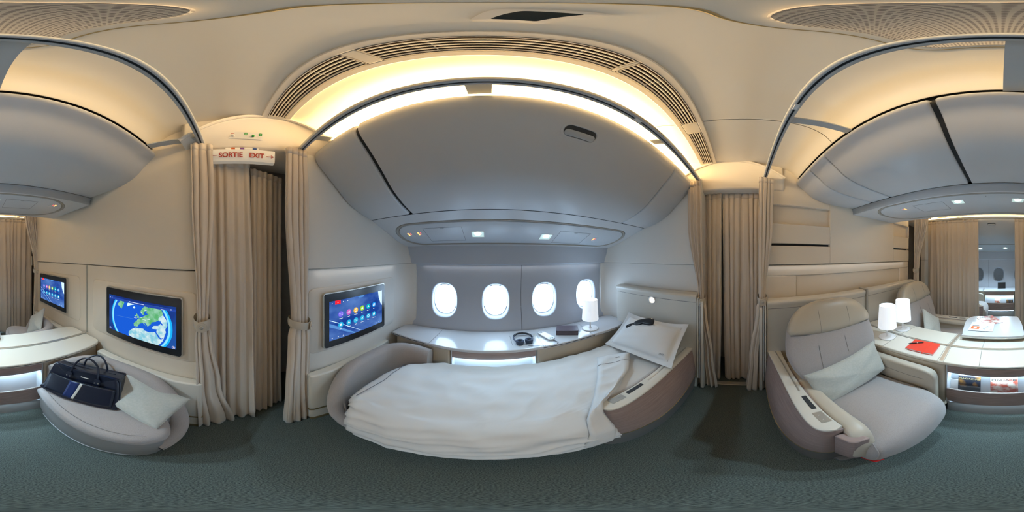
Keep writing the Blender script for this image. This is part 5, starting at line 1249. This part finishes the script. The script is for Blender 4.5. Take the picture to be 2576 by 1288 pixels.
armchair('', 'large grey armchair with tan leather headrest, near side of the double desk, holding a cushion', (0.75, -0.62, 0))
armchair('far', 'pale armchair with leather headrest beyond the double desk, partly behind the lamps', (0.75, -0.62, 0))
armchair('farwin', 'armchair of the far window suite, seen through the curtain gap', (0.75, -0.62, 0))

# ================================================================ CUSHIONS
def cushion(label, center, e1, e2, n, w_, h_, th, loc=None, mat='cushion', group=None):
    t = thing('throw_cushion', label, 'cushion', center, group)
    e1, e2, n = Vector(e1).normalized(), Vector(e2).normalized(), Vector(n).normalized()
    pts = []
    for k in range(64):
        a = 2 * PI * k / 64; c, s = math.cos(a), math.sin(a); m_ = max(abs(c), abs(s)); x, y = c / m_, s / m_
        pinch = 1 - 0.06 * (1 - min(abs(x), abs(y)) ** 2)
        pts.append((x * pinch * w_ / 2, y * pinch * h_ / 2))
    wob = lambda x, y, q: 0.007 * noise.noise(Vector((x * 14 + center[0] * 9, y * 14, 0.3))) * min(1, q * 4)
    b = MB(); b.puff(pts, (Vector(center), e1, e2, n), th, th * 0.8, 1.9, 1.9, K=10, wob=wob); b.build('cushion_cover', mat, t, smooth=80)
    b = MB(); b.tube([Vector(center) + e1 * p[0] + e2 * p[1] for p in pts], 0.0025, 6, closed=True); b.build('edge_piping', mat, t)
    return t
use('')
e1 = Vector((0.06, -0.62, 0.09)).normalized(); e2 = Vector((0.32, 0, 0.78)); n_ = e1.cross(e2).normalized(); n_ = n_ if n_.x < 0 else -n_
cushion('sage green cushion leaning on the near grey armchair', (0.83, -0.64, 0.585), e1, n_.cross(e1), n_, 0.60, 0.29, 0.065)
e1 = Vector((0.066, 0.42, -0.10)).normalized(); nn = Vector((0.36, 0.12, 0.9)); nn = (nn - e1 * nn.dot(e1)).normalized()
cushion('grey green cushion on the curved sofa beside the navy bag', (-0.685, -0.445, 0.535), e1, nn.cross(e1), nn, 0.43, 0.27, 0.045)
use('far')
e1 = Vector((0.35, 0.55, 0.5)).normalized(); nn = Vector((-0.75, 0.2, 0.62)); nn = (nn - e1 * nn.dot(e1)).normalized()
cushion('pale cushion tipped on its corner in the far armchair', (0.80, -0.76, 0.62), e1, nn.cross(e1), nn, 0.36, 0.33, 0.06)
e1 = Vector((-0.3, 0.45, 0.45)).normalized(); nn = Vector((0.85, 0.1, 0.5)); nn = (nn - e1 * nn.dot(e1)).normalized()
cushion('grey cushion standing on its corner on the far curved sofa', (-0.72, -0.62, 0.62), e1, nn.cross(e1), nn, 0.32, 0.32, 0.055)
use('')
# ================================================================ THE BED
use('')
t = thing('made_bed', 'bed made up with white duvet, below the bright windows', 'bed', (0.3, 0.83, 0.0))
b = MB(); P = rrect(-0.42, 1.375, 0.60, 1.21, 0.05, 5); b.loft([[(x, y, z) for x, y in P] for z in (0.30, 0.50)]); b.build('mattress', 'sheet', t, bevel=0.03, seg=4)
b = MB(); P = rrect(0.45, 1.37, 0.588, 1.21, 0.04, 5)
b.loft([[(x, y, 0.49) for x, y in P], [(x, y, 0.525) for x, y in P], [((x - .94) * .97 + .94, (y - .87) * .95 + .87, 0.54) for x, y in P]]); b.build('topper', 'linen', t, smooth=60)
b = MB(); b.prism([(-0.50, 0.56), (-0.40, 0.485), (0.44, 0.485), (0.44, 1.2), (-0.5, 1.2)], 'z', 0.14, 0.30); b.build('seat_base', 'wood', t, bevel=0.01)
b = MB(); b.prism([(-0.45, 0.57), (-0.38, 0.53), (0.42, 0.53), (0.42, 1.2), (-0.45, 1.2)], 'z', 0.0, 0.14); b.build('plinth', 'plinth', t, bevel=0.01)
b = MB(); b.box(0.0, 0.16, 0.475, 0.53, 0.085, 0.14); b.build('drawer_front', 'wood', t, bevel=0.006)
def xR(y): return interp([(0.40, 0.428), (0.57, 0.434), (0.60, 0.56), (0.66, 0.70), (0.87, 0.98), (1.02, 1.06), (1.22, 1.12)], y)
def xL(y): return interp([(0.42, -0.47), (0.48, -0.56), (0.56, -0.625), (0.68, -0.648), (0.85, -0.65), (0.98, -0.630), (1.08, -0.58), (1.15, -0.48), (1.22, -0.35)], y)
prof_d = catmull([(0.438, 0.285), (0.428, 0.34), (0.436, 0.40), (0.452, 0.455), (0.482, 0.505), (0.53, 0.540), (0.62, 0.556), (0.78, 0.566), (0.95, 0.565), (1.10, 0.558), (1.19, 0.540), (1.225, 0.50)], 6)
def wr(x, y, z):
    side = max(0, min(1, (0.58 - y) / 0.16))
    a = 0.009 * noise.noise(Vector((x * 4.0, y * 5, 1.7))) + 0.005 * noise.noise(Vector((x * 8, y * 12, 5.1))) + 0.008 * (1 - abs(noise.noise(Vector((x * 5 + y * 4, y * 7 - x * 2, 9.2)))) * 3)
    # diagonal tension folds on the side drop
    a += side * (0.016 * noise.noise(Vector((x * 6 + z * 8, 3.3, z * 3))) + 0.014 * (1 - 3 * abs(noise.noise(Vector((x * 2.5 - z * 15, 8.8, z * 5))))))
    r = math.hypot(x - 0.5, y - 0.5); a += 0.006 * max(0, 1 - r / 0.5) * math.sin(math.atan2(y - .45, x - .5) * 11)
    lr = math.hypot(x + 0.58, y - 0.52); a += 0.006 * max(0, 1 - lr / 0.35) * math.sin(math.atan2(y - .50, x + .62) * 12)
    return a
b = MB(); NX = 110
def dv(u, v):
    i = v * (len(prof_d) - 1); k = min(int(i), len(prof_d) - 2); f = i - k; y, z = (prof_d[k][0] + (prof_d[k + 1][0] - prof_d[k][0]) * f, prof_d[k][1] + (prof_d[k + 1][1] - prof_d[k][1]) * f)
    l, r = xL(y), xR(y)
    if z < 0.5 and y < 0.6: l = -0.50 + 0.04 * 0; l = -0.47 - 0.09 * (z - 0.285) / 0.215
    x = l + (r - l) * u
    w_ = wr(x, y, z); 
    edge = min(1, min(u, 1 - u) * 22); sag = -0.028 * (1 - edge) ** 2
    bowy = 0.0
    if y < 0.56:
        # hem line bows slightly outwards
        bowy = -0.010 * math.sin(PI * min(1, max(0, (x + .5) / .95)))
        return (x, y - w_ * 1.3 + bowy, z + 0.004 * math.sin(x * 23) * (v < 0.03) + sag * .5)
    return (x, y, z + w_ + sag)
b.grid(dv, NX, 80); duv = b.build('duvet', 'linen', t, smooth=80, solid=0.012, thick_off=-1)
b = MB(); b.tube([(-0.585 + 0.002 * math.sin(k), y, 0.576 + wr(-.585, y, .55) - 0.001 - 0.03 * max(0, (0.56 - y) / .06) ** 2) for k, y in enumerate([0.55 + 0.028 * i for i in range(18)])], 0.0018, 5); b.build('piping', 'stitch', duv)
# folded-back head of the duvet
def ft(u, v):
    # v along the bed from the aisle side (0) to the window side (1); u across the fold
    A = [(0.0, (0.270, 0.425, 0.315)), (0.06, (0.280, 0.428, 0.37)), (0.15, (0.305, 0.443, 0.46)), (0.25, (0.340, 0.50, 0.549)), (0.6, (0.60, 0.77, 0.578)), (1.0, (0.80, 1.03, 0.575))]
    B = [(0.0, (0.395, 0.430, 0.300)), (0.06, (0.415, 0.432, 0.36)), (0.15, (0.424, 0.448, 0.46)), (0.20, (0.430, 0.515, 0.548)), (0.245, (0.475, 0.565, 0.588)), (0.30, (0.62, 0.63, 0.590)), (0.6, (0.83, 0.72, 0.580)), (1.0, (1.04, 0.89, 0.585))]
    a = [interp([(k, p[i]) for k, p in A], v) for i in range(3)]; c = [interp([(k, p[i]) for k, p in B], v) for i in range(3)]
    p = [a[i] + (c[i] - a[i]) * u for i in range(3)]
    e_ = min(1, min(u, 1 - u) * 8); e2_ = min(1, (1 - v) * 12)
    p[2] += (0.020 * e_ * e2_ if v > .2 else 0.004) + wr(p[0], p[1], p[2]) * 0.9 + 0.003 * math.sin(v * 25 + u * 4)
    if v < .25: p[1] -= (0.012 + 0.014 * e_) * min(1, (1 - v / .25) * 2.5)
    return tuple(p)
b = MB(); b.grid(ft, 16, 60); fo = b.build('folded_edge', 'linen', t, smooth=80, solid=0.014, thick_off=-1)
b = MB(); b.tube([tuple(Vector(ft(u / 14, 0.80)) + Vector((0, 0, 0.002))) for u in range(15)], 0.0013, 5); b.build('piping', 'stitch', fo)
# embroidered winged emblem on the fold and the pillow
def emblem(o, ex, ey, n, s, parent, nm='embroidered_emblem'):
    o, ex, ey, n = Vector(o), Vector(ex).normalized(), Vector(ey).normalized(), Vector(n).normalized()
    def pt(x, y): return o + ex * x * s + ey * y * s + n * 0.0012
    b = MB()
    b.tube([pt(0.35 * math.cos(a) - .5, 0.28 * math.sin(a)) for a in [k * 2 * PI / 16 for k in range(16)]], 0.0007, 4, closed=True)
    b.tube([pt(*p) for p in catmull([(-0.1, -0.2), (0.1, 0.25), (0.35, 0.35), (0.6, 0.1), (0.45, -0.1), (0.3, 0.05), (0.5, 0.25), (0.9, 0.1), (1.0, -0.15)], 4)], 0.0007, 4)
    b.tube([pt(*p) for p in catmull([(-0.9, -0.3), (-0.5, -0.42), (0.0, -0.25), (0.4, -0.38), (0.9, -0.32)], 4)], 0.0007, 4)
    b.tube([pt(*p) for p in catmull([(-0.7, 0.05), (-0.5, 0.2), (-0.3, 0.02), (-0.05, 0.12)], 4)], 0.0007, 4)
    return b.build(nm, 'stitch', parent)
fc_ = ft(0.62, 0.90); emblem((fc_[0], fc_[1], fc_[2] + 0.002), (0.86, -0.5, 0), (0.5, 0.86, 0), (0, 0, 1), 0.022, fo)
# pillow
A_, B_, C_, D_ = Vector((1.325, 1.150, .855)), Vector((1.325, .468, .860)), Vector((1.0, .515, .590)), Vector((1.01, 1.145, .590))
pc = (A_ + B_ + C_ + D_) / 4; e1 = ((A_ - B_) + (D_ - C_)).normalized(); e2 = ((A_ - D_) + (B_ - C_)); e2 = (e2 - e1 * e2.dot(e1)).normalized(); pn = e1.cross(e2).normalized(); pn = -pn if pn.z < 0 else pn
t = thing('bed_pillow', 'white pillow with flat hemmed border leaning on the headboard', 'pillow', tuple(pc))
PW, PH = 0.68, 0.44
def pillow_h(x, y):
    u, v = abs(x) / (PW / 2 - 0.045), abs(y) / (PH / 2 - 0.045); 
    if u >= 1 or v >= 1: return 0
    return 0.075 * ((1 - u ** 2.2) * (1 - v ** 2.2)) ** 0.45
def pg(u, v, s=1):
    x = (u - .5) * PW; y = (v - .5) * PH
    bend = 0.012 * math.sin(x * 17 + 1) * (abs(y) / (PH / 2)) ** 3 + 0.018 * (abs(x) / (PW / 2)) ** 2 * (y / (PH / 2)) * 0
    w_ = 0.004 * noise.noise(Vector((x * 9, y * 9, 2))) + 0.0035 * noise.noise(Vector((x * 5 + y * 16, y * 4, 7)))
    sx_ = 1 - 0.06 * (1 - (abs(y) / (PH / 2)) ** 2) ; sy_ = 1 - 0.10 * (1 - (abs(x) / (PW / 2)) ** 2)
    return pc + e1 * x * sx_ + e2 * y * sy_ + pn * (s * pillow_h(x, y) * (1 if s > 0 else .5) + bend * .6 + w_ + (0.002 * s))
b = MB(); b.grid(lambda u, v: pg(u, v, 1), 60, 44); b.grid(lambda u, v: pg(u, 1 - v, -1), 60, 44); pw = b.build('pillowcase', 'linen', t, smooth=80)
b = MB(); d = 0.045; R_ = [(d, d), (PW - d, d), (PW - d, PH - d), (d, PH - d)]; path = []
for k in range(4):
    a, c = R_[k], R_[(k + 1) % 4]
    for j in range(14): path.append(pg((a[0] + (c[0] - a[0]) * j / 14) / PW, (a[1] + (c[1] - a[1]) * j / 14) / PH, 1) + pn * 0.0015)
b.tube(path, 0.0013, 5, closed=True); b.build('piping', 'stitch', pw)
o = pg(0.145, 0.20, 1); emblem(o + pn * 0.003, -e1, e2, pn, 0.024, pw)
# eye mask
t = thing('eye_mask', 'black satin sleep mask lying on the white pillow', 'eye mask', (1.14, 0.91, 0.80))
mo = pg(0.60, 0.80, 1) + pn * 0.006
d1 = (e1 * 0.92 + e2 * (-0.36)).normalized(); d2 = (pn.cross(d1)).normalized()
if d2.dot(e2) < 0: d2 = -d2
mp = [(-0.115, 0.0), (-0.105, 0.035), (-0.06, 0.048), (0.0, 0.046), (0.06, 0.036), (0.095, 0.012), (0.098, -0.018), (0.07, -0.036), (0.03, -0.030), (0.0, -0.018), (-0.03, -0.030), (-0.07, -0.040), (-0.105, -0.030)]
mp = [p[:2] for p in catmull(mp + [mp[0]], 4)][:-1]
b = MB(); b.puff(mp, (mo, d1, d2, (pn - d1 * 0).normalized()), 0.016, 0.008, 2, 2, K=6); b.build('mask', 'satin', t, smooth=80)
b = MB(); b.tube([mo + d1 * x + d2 * y + pn * h for x, y, h in catmull([(0.09, -0.005, 0.004), (0.12, -0.012, 0.010), (0.145, -0.018, 0.006), (0.165, -0.03, 0.0), (0.16, -0.042, 0.0), (0.14, -0.035, 0.004), (0.11, -0.02, 0.004)], 4)], 0.006, 8); b.build('strap', 'satin', t, smooth=60)

# ================================================================ THINGS ON THE WINDOW SHELF
t = thing('headphones', 'folded blue-black headphones on the white window shelf', 'headphones', (0.29, 1.42, 0.686))
hz = 0.686
for (cx_, cy_, tl) in ((0.255, 1.335, 0.0), (0.335, 1.345, 0.0)):
    b = MB(); b.lathe((cx_, cy_, hz), [(0.020, 0.0), (0.031, 0.003), (0.034, 0.012), (0.034, 0.020), (0.036, 0.022), (0.036, 0.034), (0.031, 0.040), (0.020, 0.040), (0.016, 0.034), (0.004, 0.033)], 28); c = b.build('ear_cup', 'blue_grey', t, smooth=50)
    b = MB(); b.lathe((cx_, cy_, hz), [(0.0155, 0.034), (0.001, 0.0345)], 20, caps=False); b.build('speaker_cloth', 'black', c)
b = MB(); hb = catmull([(0.228, 1.345, hz + .020), (0.214, 1.40, hz + .022), (0.222, 1.462, hz + .022), (0.262, 1.508, hz + .022), (0.315, 1.515, hz + .022), (0.362, 1.480, hz + .022), (0.380, 1.425, hz + .022), (0.374, 1.375, hz + .020), (0.362, 1.348, hz + .020)], 6)
b.tube(hb, 0.0062, 10); b.build('headband', 'blue_grey', t, smooth=60)
b = MB(); b.tube(hb[12:38], 0.0098, 12); b.build('headband_pad', 'black', t, smooth=60)
b = MB(); b.tube(catmull([(0.300, 1.318, hz + .004), (0.32, 1.285, hz + .003), (0.37, 1.268, hz + .003), (0.41, 1.262, hz + .0035), (0.43, 1.246, hz + .005), (0.448, 1.256, hz + 0.004), (0.455, 1.2475, hz - 0.006)], 6), 0.0016, 6); b.build('cable', 'blue_grey', t)
t = thing('handset', 'small white remote handset with a bright display, on the shelf next to the plum box', 'remote control', (0.52, 1.42, 0.686))
ca = Vector((0.06, -0.20, 0)).normalized(); cb_ = Vector((0.20, 0.06, 0)).normalized(); hc = Vector((0.517, 1.420, 0.687))
def hp_(x, y, h): return hc + ca * x + cb_ * y + Vector((0, 0, h))
P = rrect(-0.105, 0.105, -0.037, 0.037, 0.034, 8)
b = MB(); b.loft([[hp_(x * .97, y * .93, 0.0) for x, y in P], [hp_(x, y, 0.006) for x, y in P], [hp_(x, y, 0.012) for x, y in P], [hp_(x * .97, y * .93, 0.017) for x, y in P]]); b.build('body', 'white', t, smooth=50)
b = MB(); b.loft([[hp_(x * 1.004, y * 1.01, 0.0075) for x, y in P], [hp_(x * 1.004, y * 1.01, 0.0095) for x, y in P]]); b.build('grey_band', 'blue_grey', t)
b = MB(); P2 = rrect(-0.058, 0.052, -0.030, 0.030, 0.004, 4); b.loft([[hp_(x, y, 0.017) for x, y in P2], [hp_(x, y, 0.0178) for x, y in P2]]); b.build('display', 'icon_w', t)
b = MB()
for (x, y, r) in ((-0.080, 0, 0.012), (0.078, -0.014, 0.005), (0.078, 0.012, 0.005), (0.070, 0.0, 0.005), (0.088, 0.0, 0.005), (-0.080, 0.022, .004), (-0.080, -0.022, .004)):
    b.loft([[hp_(x + r * math.cos(k * PI / 6), y + r * math.sin(k * PI / 6), h) for k in range(12)] for h in (0.017, 0.0186)])
b.build('button', 'blue_grey', t)
b = MB(); b.tube(catmull([(0.545, 1.318, .692), (0.56, 1.29, .690), (0.568, 1.262, .688), (0.545, 1.2475, .681)], 5), 0.0028, 6); b.build('cord', 'dark', t)
t = thing('plum_box', 'closed plum-coloured box on the white window shelf', 'box', (0.74, 1.39, 0.685))
ba = Vector((0.182, -0.093, 0)).normalized(); bb = Vector((0.093, 0.182, 0)).normalized(); bc = Vector((0.738, 1.425, 0.686))
b = MB(); b.obox(bc + Vector((0, 0, 0.022)), ba * 0.105, bb * 0.068, (0, 0, 0.022)); b.build('box_base', 'brownbox', t, bevel=0.002)
b = MB(); b.obox(bc + Vector((0, 0, 0.0495)), ba * 0.107, bb * 0.070, (0, 0, 0.0045)); b.build('lid', 'brownbox', t, bevel=0.002)
b = MB(); b.box(-0.655, -0.61, 1.649, 1.652, 0.762, 0.776); t = b.build('wall_label', 'rail', None); tag(t, 'tiny grey label on the sidewall below the first bright window', 'label'); t.location = (0, 0, 0)

# ================================================================ THINGS ON THE CENTRE DESK
t = thing('notebook', 'red notebook with elastic band lying on the cream double desk', 'notebook', (0.59, -1.15, 0.686))
N4 = [(0.705, -1.055), (0.476, -1.062), (0.486, -1.245), (0.720, -1.235)]
b = MB(); b.prism([((x - .597) * .975 + .597, (y + 1.149) * .965 - 1.149) for x, y in N4], 'z', 0.6885, 0.6985); b.build('pages', 'paper', t, smooth=0)
for nm, z in (('back_cover', 0.6862), ('front_cover', 0.6985)):
    b = MB(); b.prism(N4, 'z', z, z + 0.0024); b.build(nm, 'red', t, bevel=0.0008)
b = MB(); b.prism([(0.560, -1.052), (0.552, -1.052), (0.556, -1.246), (0.564, -1.246)], 'z', 0.7009, 0.7018); b.box(0.552, 0.561, -1.058, -1.0525, 0.687, 0.7015); b.build('elastic_band', 'red', t, smooth=0)
t = thing('pen', 'black pen lying across the red notebook', 'pen', (0.66, -1.15, 0.705))
pa, pb = Vector((0.722, -1.125, 0.7065)), Vector((0.622, -1.205, 0.7065)); dd = (pb - pa)
b = MB(); b.tube([pa, pa + dd * 0.06, pa + dd * .1, pa + dd * .93, pb], [0.0012, 0.003, 0.0046, 0.0046, 0.0035], 12); b.build('barrel', 'satin', t)
b = MB(); b.tube([pa + dd * .55, pa + dd * .56, pa + dd * .62, pa + dd * .63], [0.0046, 0.0053, 0.0053, 0.0046], 12); q = Vector((0, 0, 0.0062)); b.tube([pb - dd * .02 + q, pb - dd * .34 + q], 0.0011, 6); b.build('clip', 'metal', t)

# far table and its magazines
use('')
t = thing('side_table', 'round-cornered cream table with dark edge beyond the double desk, carrying two magazines', 'table', (0.08, -1.66, 0.0))
T = [(-0.175, -1.40), (0.30, -1.395), (0.345, -1.42), (0.372, -1.60), (0.385, -1.78), (0.345, -1.89), (0.27, -1.925), (0.0, -1.94), (-0.15, -1.935), (-0.195, -1.90), (-0.215, -1.70), (-0.21, -1.50), (-0.20, -1.42)]
Ts = [p[:2] for p in catmull(T + [T[0]], 4)][:-1]
b = MB(); b.prism(Ts, 'z', 0.728, 0.748); b.build('tabletop', 'desk_w', t, bevel=0.006, seg=3)
b = MB(); b.prism([((x - .08) * 1.006 + .08, (y + 1.66) * 1.008 - 1.66) for x, y in Ts], 'z', 0.716, 0.729); b.build('edge_band', 'metal', t, bevel=0.003)
b = MB(); b.box(0.03, 0.17, -1.72, -1.60, 0.04, 0.717); b.build('pedestal', 'base', t, bevel=0.02); b = MB(); b.box(-0.05, 0.25, -1.80, -1.56, 0.0, 0.04); b.build('foot', 'base', t, bevel=0.01)
def flat_mag(label, c, ang, w_, h_, z, cover, extra=None):
    t = thing('magazine', label, 'magazine', (c[0], c[1], z)); R = Matrix.Rotation(ang, 3, 'Z')
    def f(x, y, h): v = R @ Vector((x, y, 0)); return (c[0] + v.x, c[1] + v.y, z + h)
    def slab(nm, x0, x1, y0, y1, h0, h1, mat, par=t):
        b = MB(); b.loft([[f(x, y, h) for x, y in ((x0, y0), (x1, y0), (x1, y1), (x0, y1))] for h in (h0, h1)]); return b.build(nm, mat, par, smooth=0)
    slab('pages', -w_ / 2, w_ / 2, -h_ / 2, h_ / 2, 0, 0.004, 'paper'); 
    if extra: extra(slab, f, t)
    else:
        cv = slab('cover', -w_ / 2, w_ / 2, -h_ / 2, h_ / 2, 0.0041, 0.0048, cover)
        ob = text('MADAME', 0.032, f(0, h_ / 2 - 0.03, 0.0055), tuple(Vector(f(1, 0, 0)) - Vector(f(0, 0, 0))), tuple(Vector(f(0, 1, 0)) - Vector(f(0, 0, 0))), 'dark', t, sx=1.1)
    return t
flat_mag('bright fashion magazine under the open one on the round-cornered table', (0.13, -1.80), PI + 0.55, 0.20, 0.26, 0.7485, 'maglight')
def ex_(slab, f, t):
    p = slab('page_print', -0.10, -0.02, -0.075, -0.005, 0.0042, 0.0047, 'orange'); slab('page_print', 0.005, 0.10, -0.08, 0.015, 0.0042, 0.0047, 'magpic'); slab('page_print', -0.095, -0.03, 0.005, 0.015, 0.0042, 0.0047, 'dark')
    slab('page_print', -0.075, -0.045, -0.055, -0.03, 0.0048, 0.0050, 'paper')
flat_mag('open magazine with an orange picture, topmost on the round-cornered table', (0.19, -1.60), PI - 0.03, 0.235, 0.22, 0.7535, None, ex_)

# far suite: black tablet leaning on the window
use('')
t = thing('black_tablet', 'small black box-like tablet leaning on the far window shelf', 'tablet', (-0.02, -4.02, 0.685))
b = MB(); b.obox((-0.01, -4.06, 0.762), (0.095, 0.012, 0), (-0.003, 0.012, 0.003), (0, -0.018, 0.074)); b.build('case', 'tablet', t, bevel=0.004); 
b = MB(); b.obox((-0.0125, -4.046, 0.764), (0.085, 0.0108, 0), (-0.0005, 0.001, 0.0002), (0, -0.0165, 0.064)); b.build('screen', 'black', t, smooth=0)

# ================================================================ THE NAVY BAG
bo = Vector((-0.470, -0.700, 0.465)); bx_ = Vector((-0.165, 0.38, 0.0)).normalized(); bz = Vector((-0.42, -0.17, 1.0)).normalized(); bx_ = (bx_ - bz * bx_.dot(bz)).normalized(); by_ = bz.cross(bx_).normalized()   # by_ points to the back (towards the screen)?
if by_.x > 0: by_ = -by_
t = thing('travel_bag', 'navy leather travel bag with ivory stripe and two loop handles, on the curved sofa', 'bag', tuple(bo))
L2, HH, DD = 0.215, 0.235, 0.17
def bp(x, z, d): return bo + bx_ * x * 1.04 + bz * z * 1.10 + by_ * d * 0.9
def bag_out(k=1.0): # front outline, wider at the bottom
    base = [(-0.225, 0.035), (-0.205, 0.0), (0.185, 0.0), (0.212, 0.012), (0.225, 0.05), (0.212, 0.19), (0.198, 0.225), (0.165, 0.237), (-0.165, 0.237), (-0.195, 0.225), (-0.210, 0.19)]
    pts = [p[:2] for p in catmull(base + [base[0]], 5)][:-1]
    return [(x * k, 0.118 + (z - 0.118) * k) for x, z in pts]
b = MB(); rings = []
for d, k, bu in ((0.018, 0.55, 0), (0.004, 0.86, 0), (0.0, 0.955, 0), (0.010, 0.99, 0), (0.03, 1.0, 0), (0.085, 1.0, 0), (0.14, 1.0, 0), (0.16, 0.99, 0), (0.17, 0.95, 0), (0.166, 0.6, 0)):
    rings.append([bp(x, z - 0.0 + 0.004 * math.sin(x * 20), d + (-0.012 * math.cos(x * 6) * (1 if d < 0.02 else 0)) + 0.003 * noise.noise(Vector((x * 12, z * 12, d)))) for x, z in bag_out(k)])
b.loft(rings); b.build('body', 'navy', t, smooth=70)
for d in (-0.002, 0.160):
    b = MB(); b.tube([bp(x, z, d + 0.010) for x, z in bag_out(0.992)], 0.0045, 8, closed=True); b.build('piping', 'navy', t)
# front pocket panel, a touch proud of the body
def fd(x): return -0.0135 * math.cos(x * 6) - 0.0015
b = MB(); b.grid(lambda u, v: bp(-0.205 + 0.40 * u, 0.018 + 0.135 * v - 0.02 * (u - .5) * 0, fd(-0.205 + 0.40 * u) - 0.003 * math.sin(PI * u) ** .3 * (1 if 0.02 < v else 0)), 24, 12); b.build('front_pocket', 'navy', t, smooth=70, solid=0.003, thick_off=0)
b = MB(); b.tube([bp(x, 0.154 + 0.003 * math.sin(x * 14), fd(x) - 0.0025) for x in [-0.203 + 0.4 * k / 20 for k in range(21)]], 0.0028, 6); b.build('pocket_zip', 'black', t)
def stripe(x0, x1, sl_, mat, nm, off):
    b = MB(); b.grid(lambda u, v: bp(x0 + (x1 - x0) * u + sl_ * (v - 0.5), 0.019 + 0.131 * v, fd(x0 + (x1 - x0) * u + sl_ * (v - .5)) - 0.0055 - off), 4, 8); b.build(nm, mat, t, smooth=70, solid=0.001, thick_off=0)
stripe(-0.062, -0.004, 0.012, 'navy2', 'blue_stripe', 0); stripe(-0.004, 0.012, 0.022, 'ivory', 'ivory_stripe', 0.0008)
b = MB(); b.obox(bp(0.02, 0.197, fd(0.02) - 0.001), bx_ * 0.024, bz * 0.0025, by_ * 0.0015); b.build('name_plate', 'ivory', t, smooth=0)
for d, lean in ((0.002, -0.006), (0.158, 0.006)):
    b = MB(); pts = [(-0.078, 0.196, d - 0.008 if d < .1 else d + .008), (-0.073, 0.235, d - .010 if d < .1 else d + .01), (-0.058, 0.285, d - .004), (-0.02, 0.325, d + lean * 2), (0.03, 0.327, d + lean * 2), (0.072, 0.290, d - .004), (0.088, 0.235, d - .010 if d < .1 else d + .01), (0.092, 0.192, d - 0.008 if d < .1 else d + .008)]
    b.tube([bp(*p) for p in catmull(pts, 5)], 0.0068, 10); hd = b.build('handle', 'navy', t, smooth=60)
    for hx in (-0.078, 0.092):
        b = MB(); P = rrect(hx - 0.017, hx + 0.017, 0.172, 0.208, 0.007, 4); s_ = -1 if d < .1 else 1; base = (fd(hx) - 0.001) if d < .1 else 0.170
        b.loft([[bp(x, z, base) for x, z in P], [bp(x, z, base + s_ * 0.004) for x, z in P]]); tb = b.build('handle_tab', 'navy', hd, smooth=40)
        if d < .1:
            for rx in (-0.010, 0.010):
                b = MB(); b.loft([[bp(hx + rx + r * math.cos(k * PI / 5), 0.180 + r * math.sin(k * PI / 5), base - h) for k in range(10)] for r, h in ((0.0034, 0.003), (0.003, 0.0062), (0.001, 0.0068))]); b.build('rivet', 'metal', tb)
b = MB(); b.tube([bp(x, 0.238, 0.085) for x in (-0.16, -0.08, 0, 0.08, 0.16)], 0.0035, 6); b.build('top_zip', 'black', t)
b = MB()
for k in range(3): b.tube([bp(0.222 + 0.004 * k, 0.125 - 0.018 * k, 0.085) + by_ * 0.012 * math.cos(a) + bz * 0.009 * math.sin(a) for a in [q * PI / 5 for q in range(10)]], 0.0022, 6, closed=True)
b.build('side_buckle', 'metal', t)
use('')
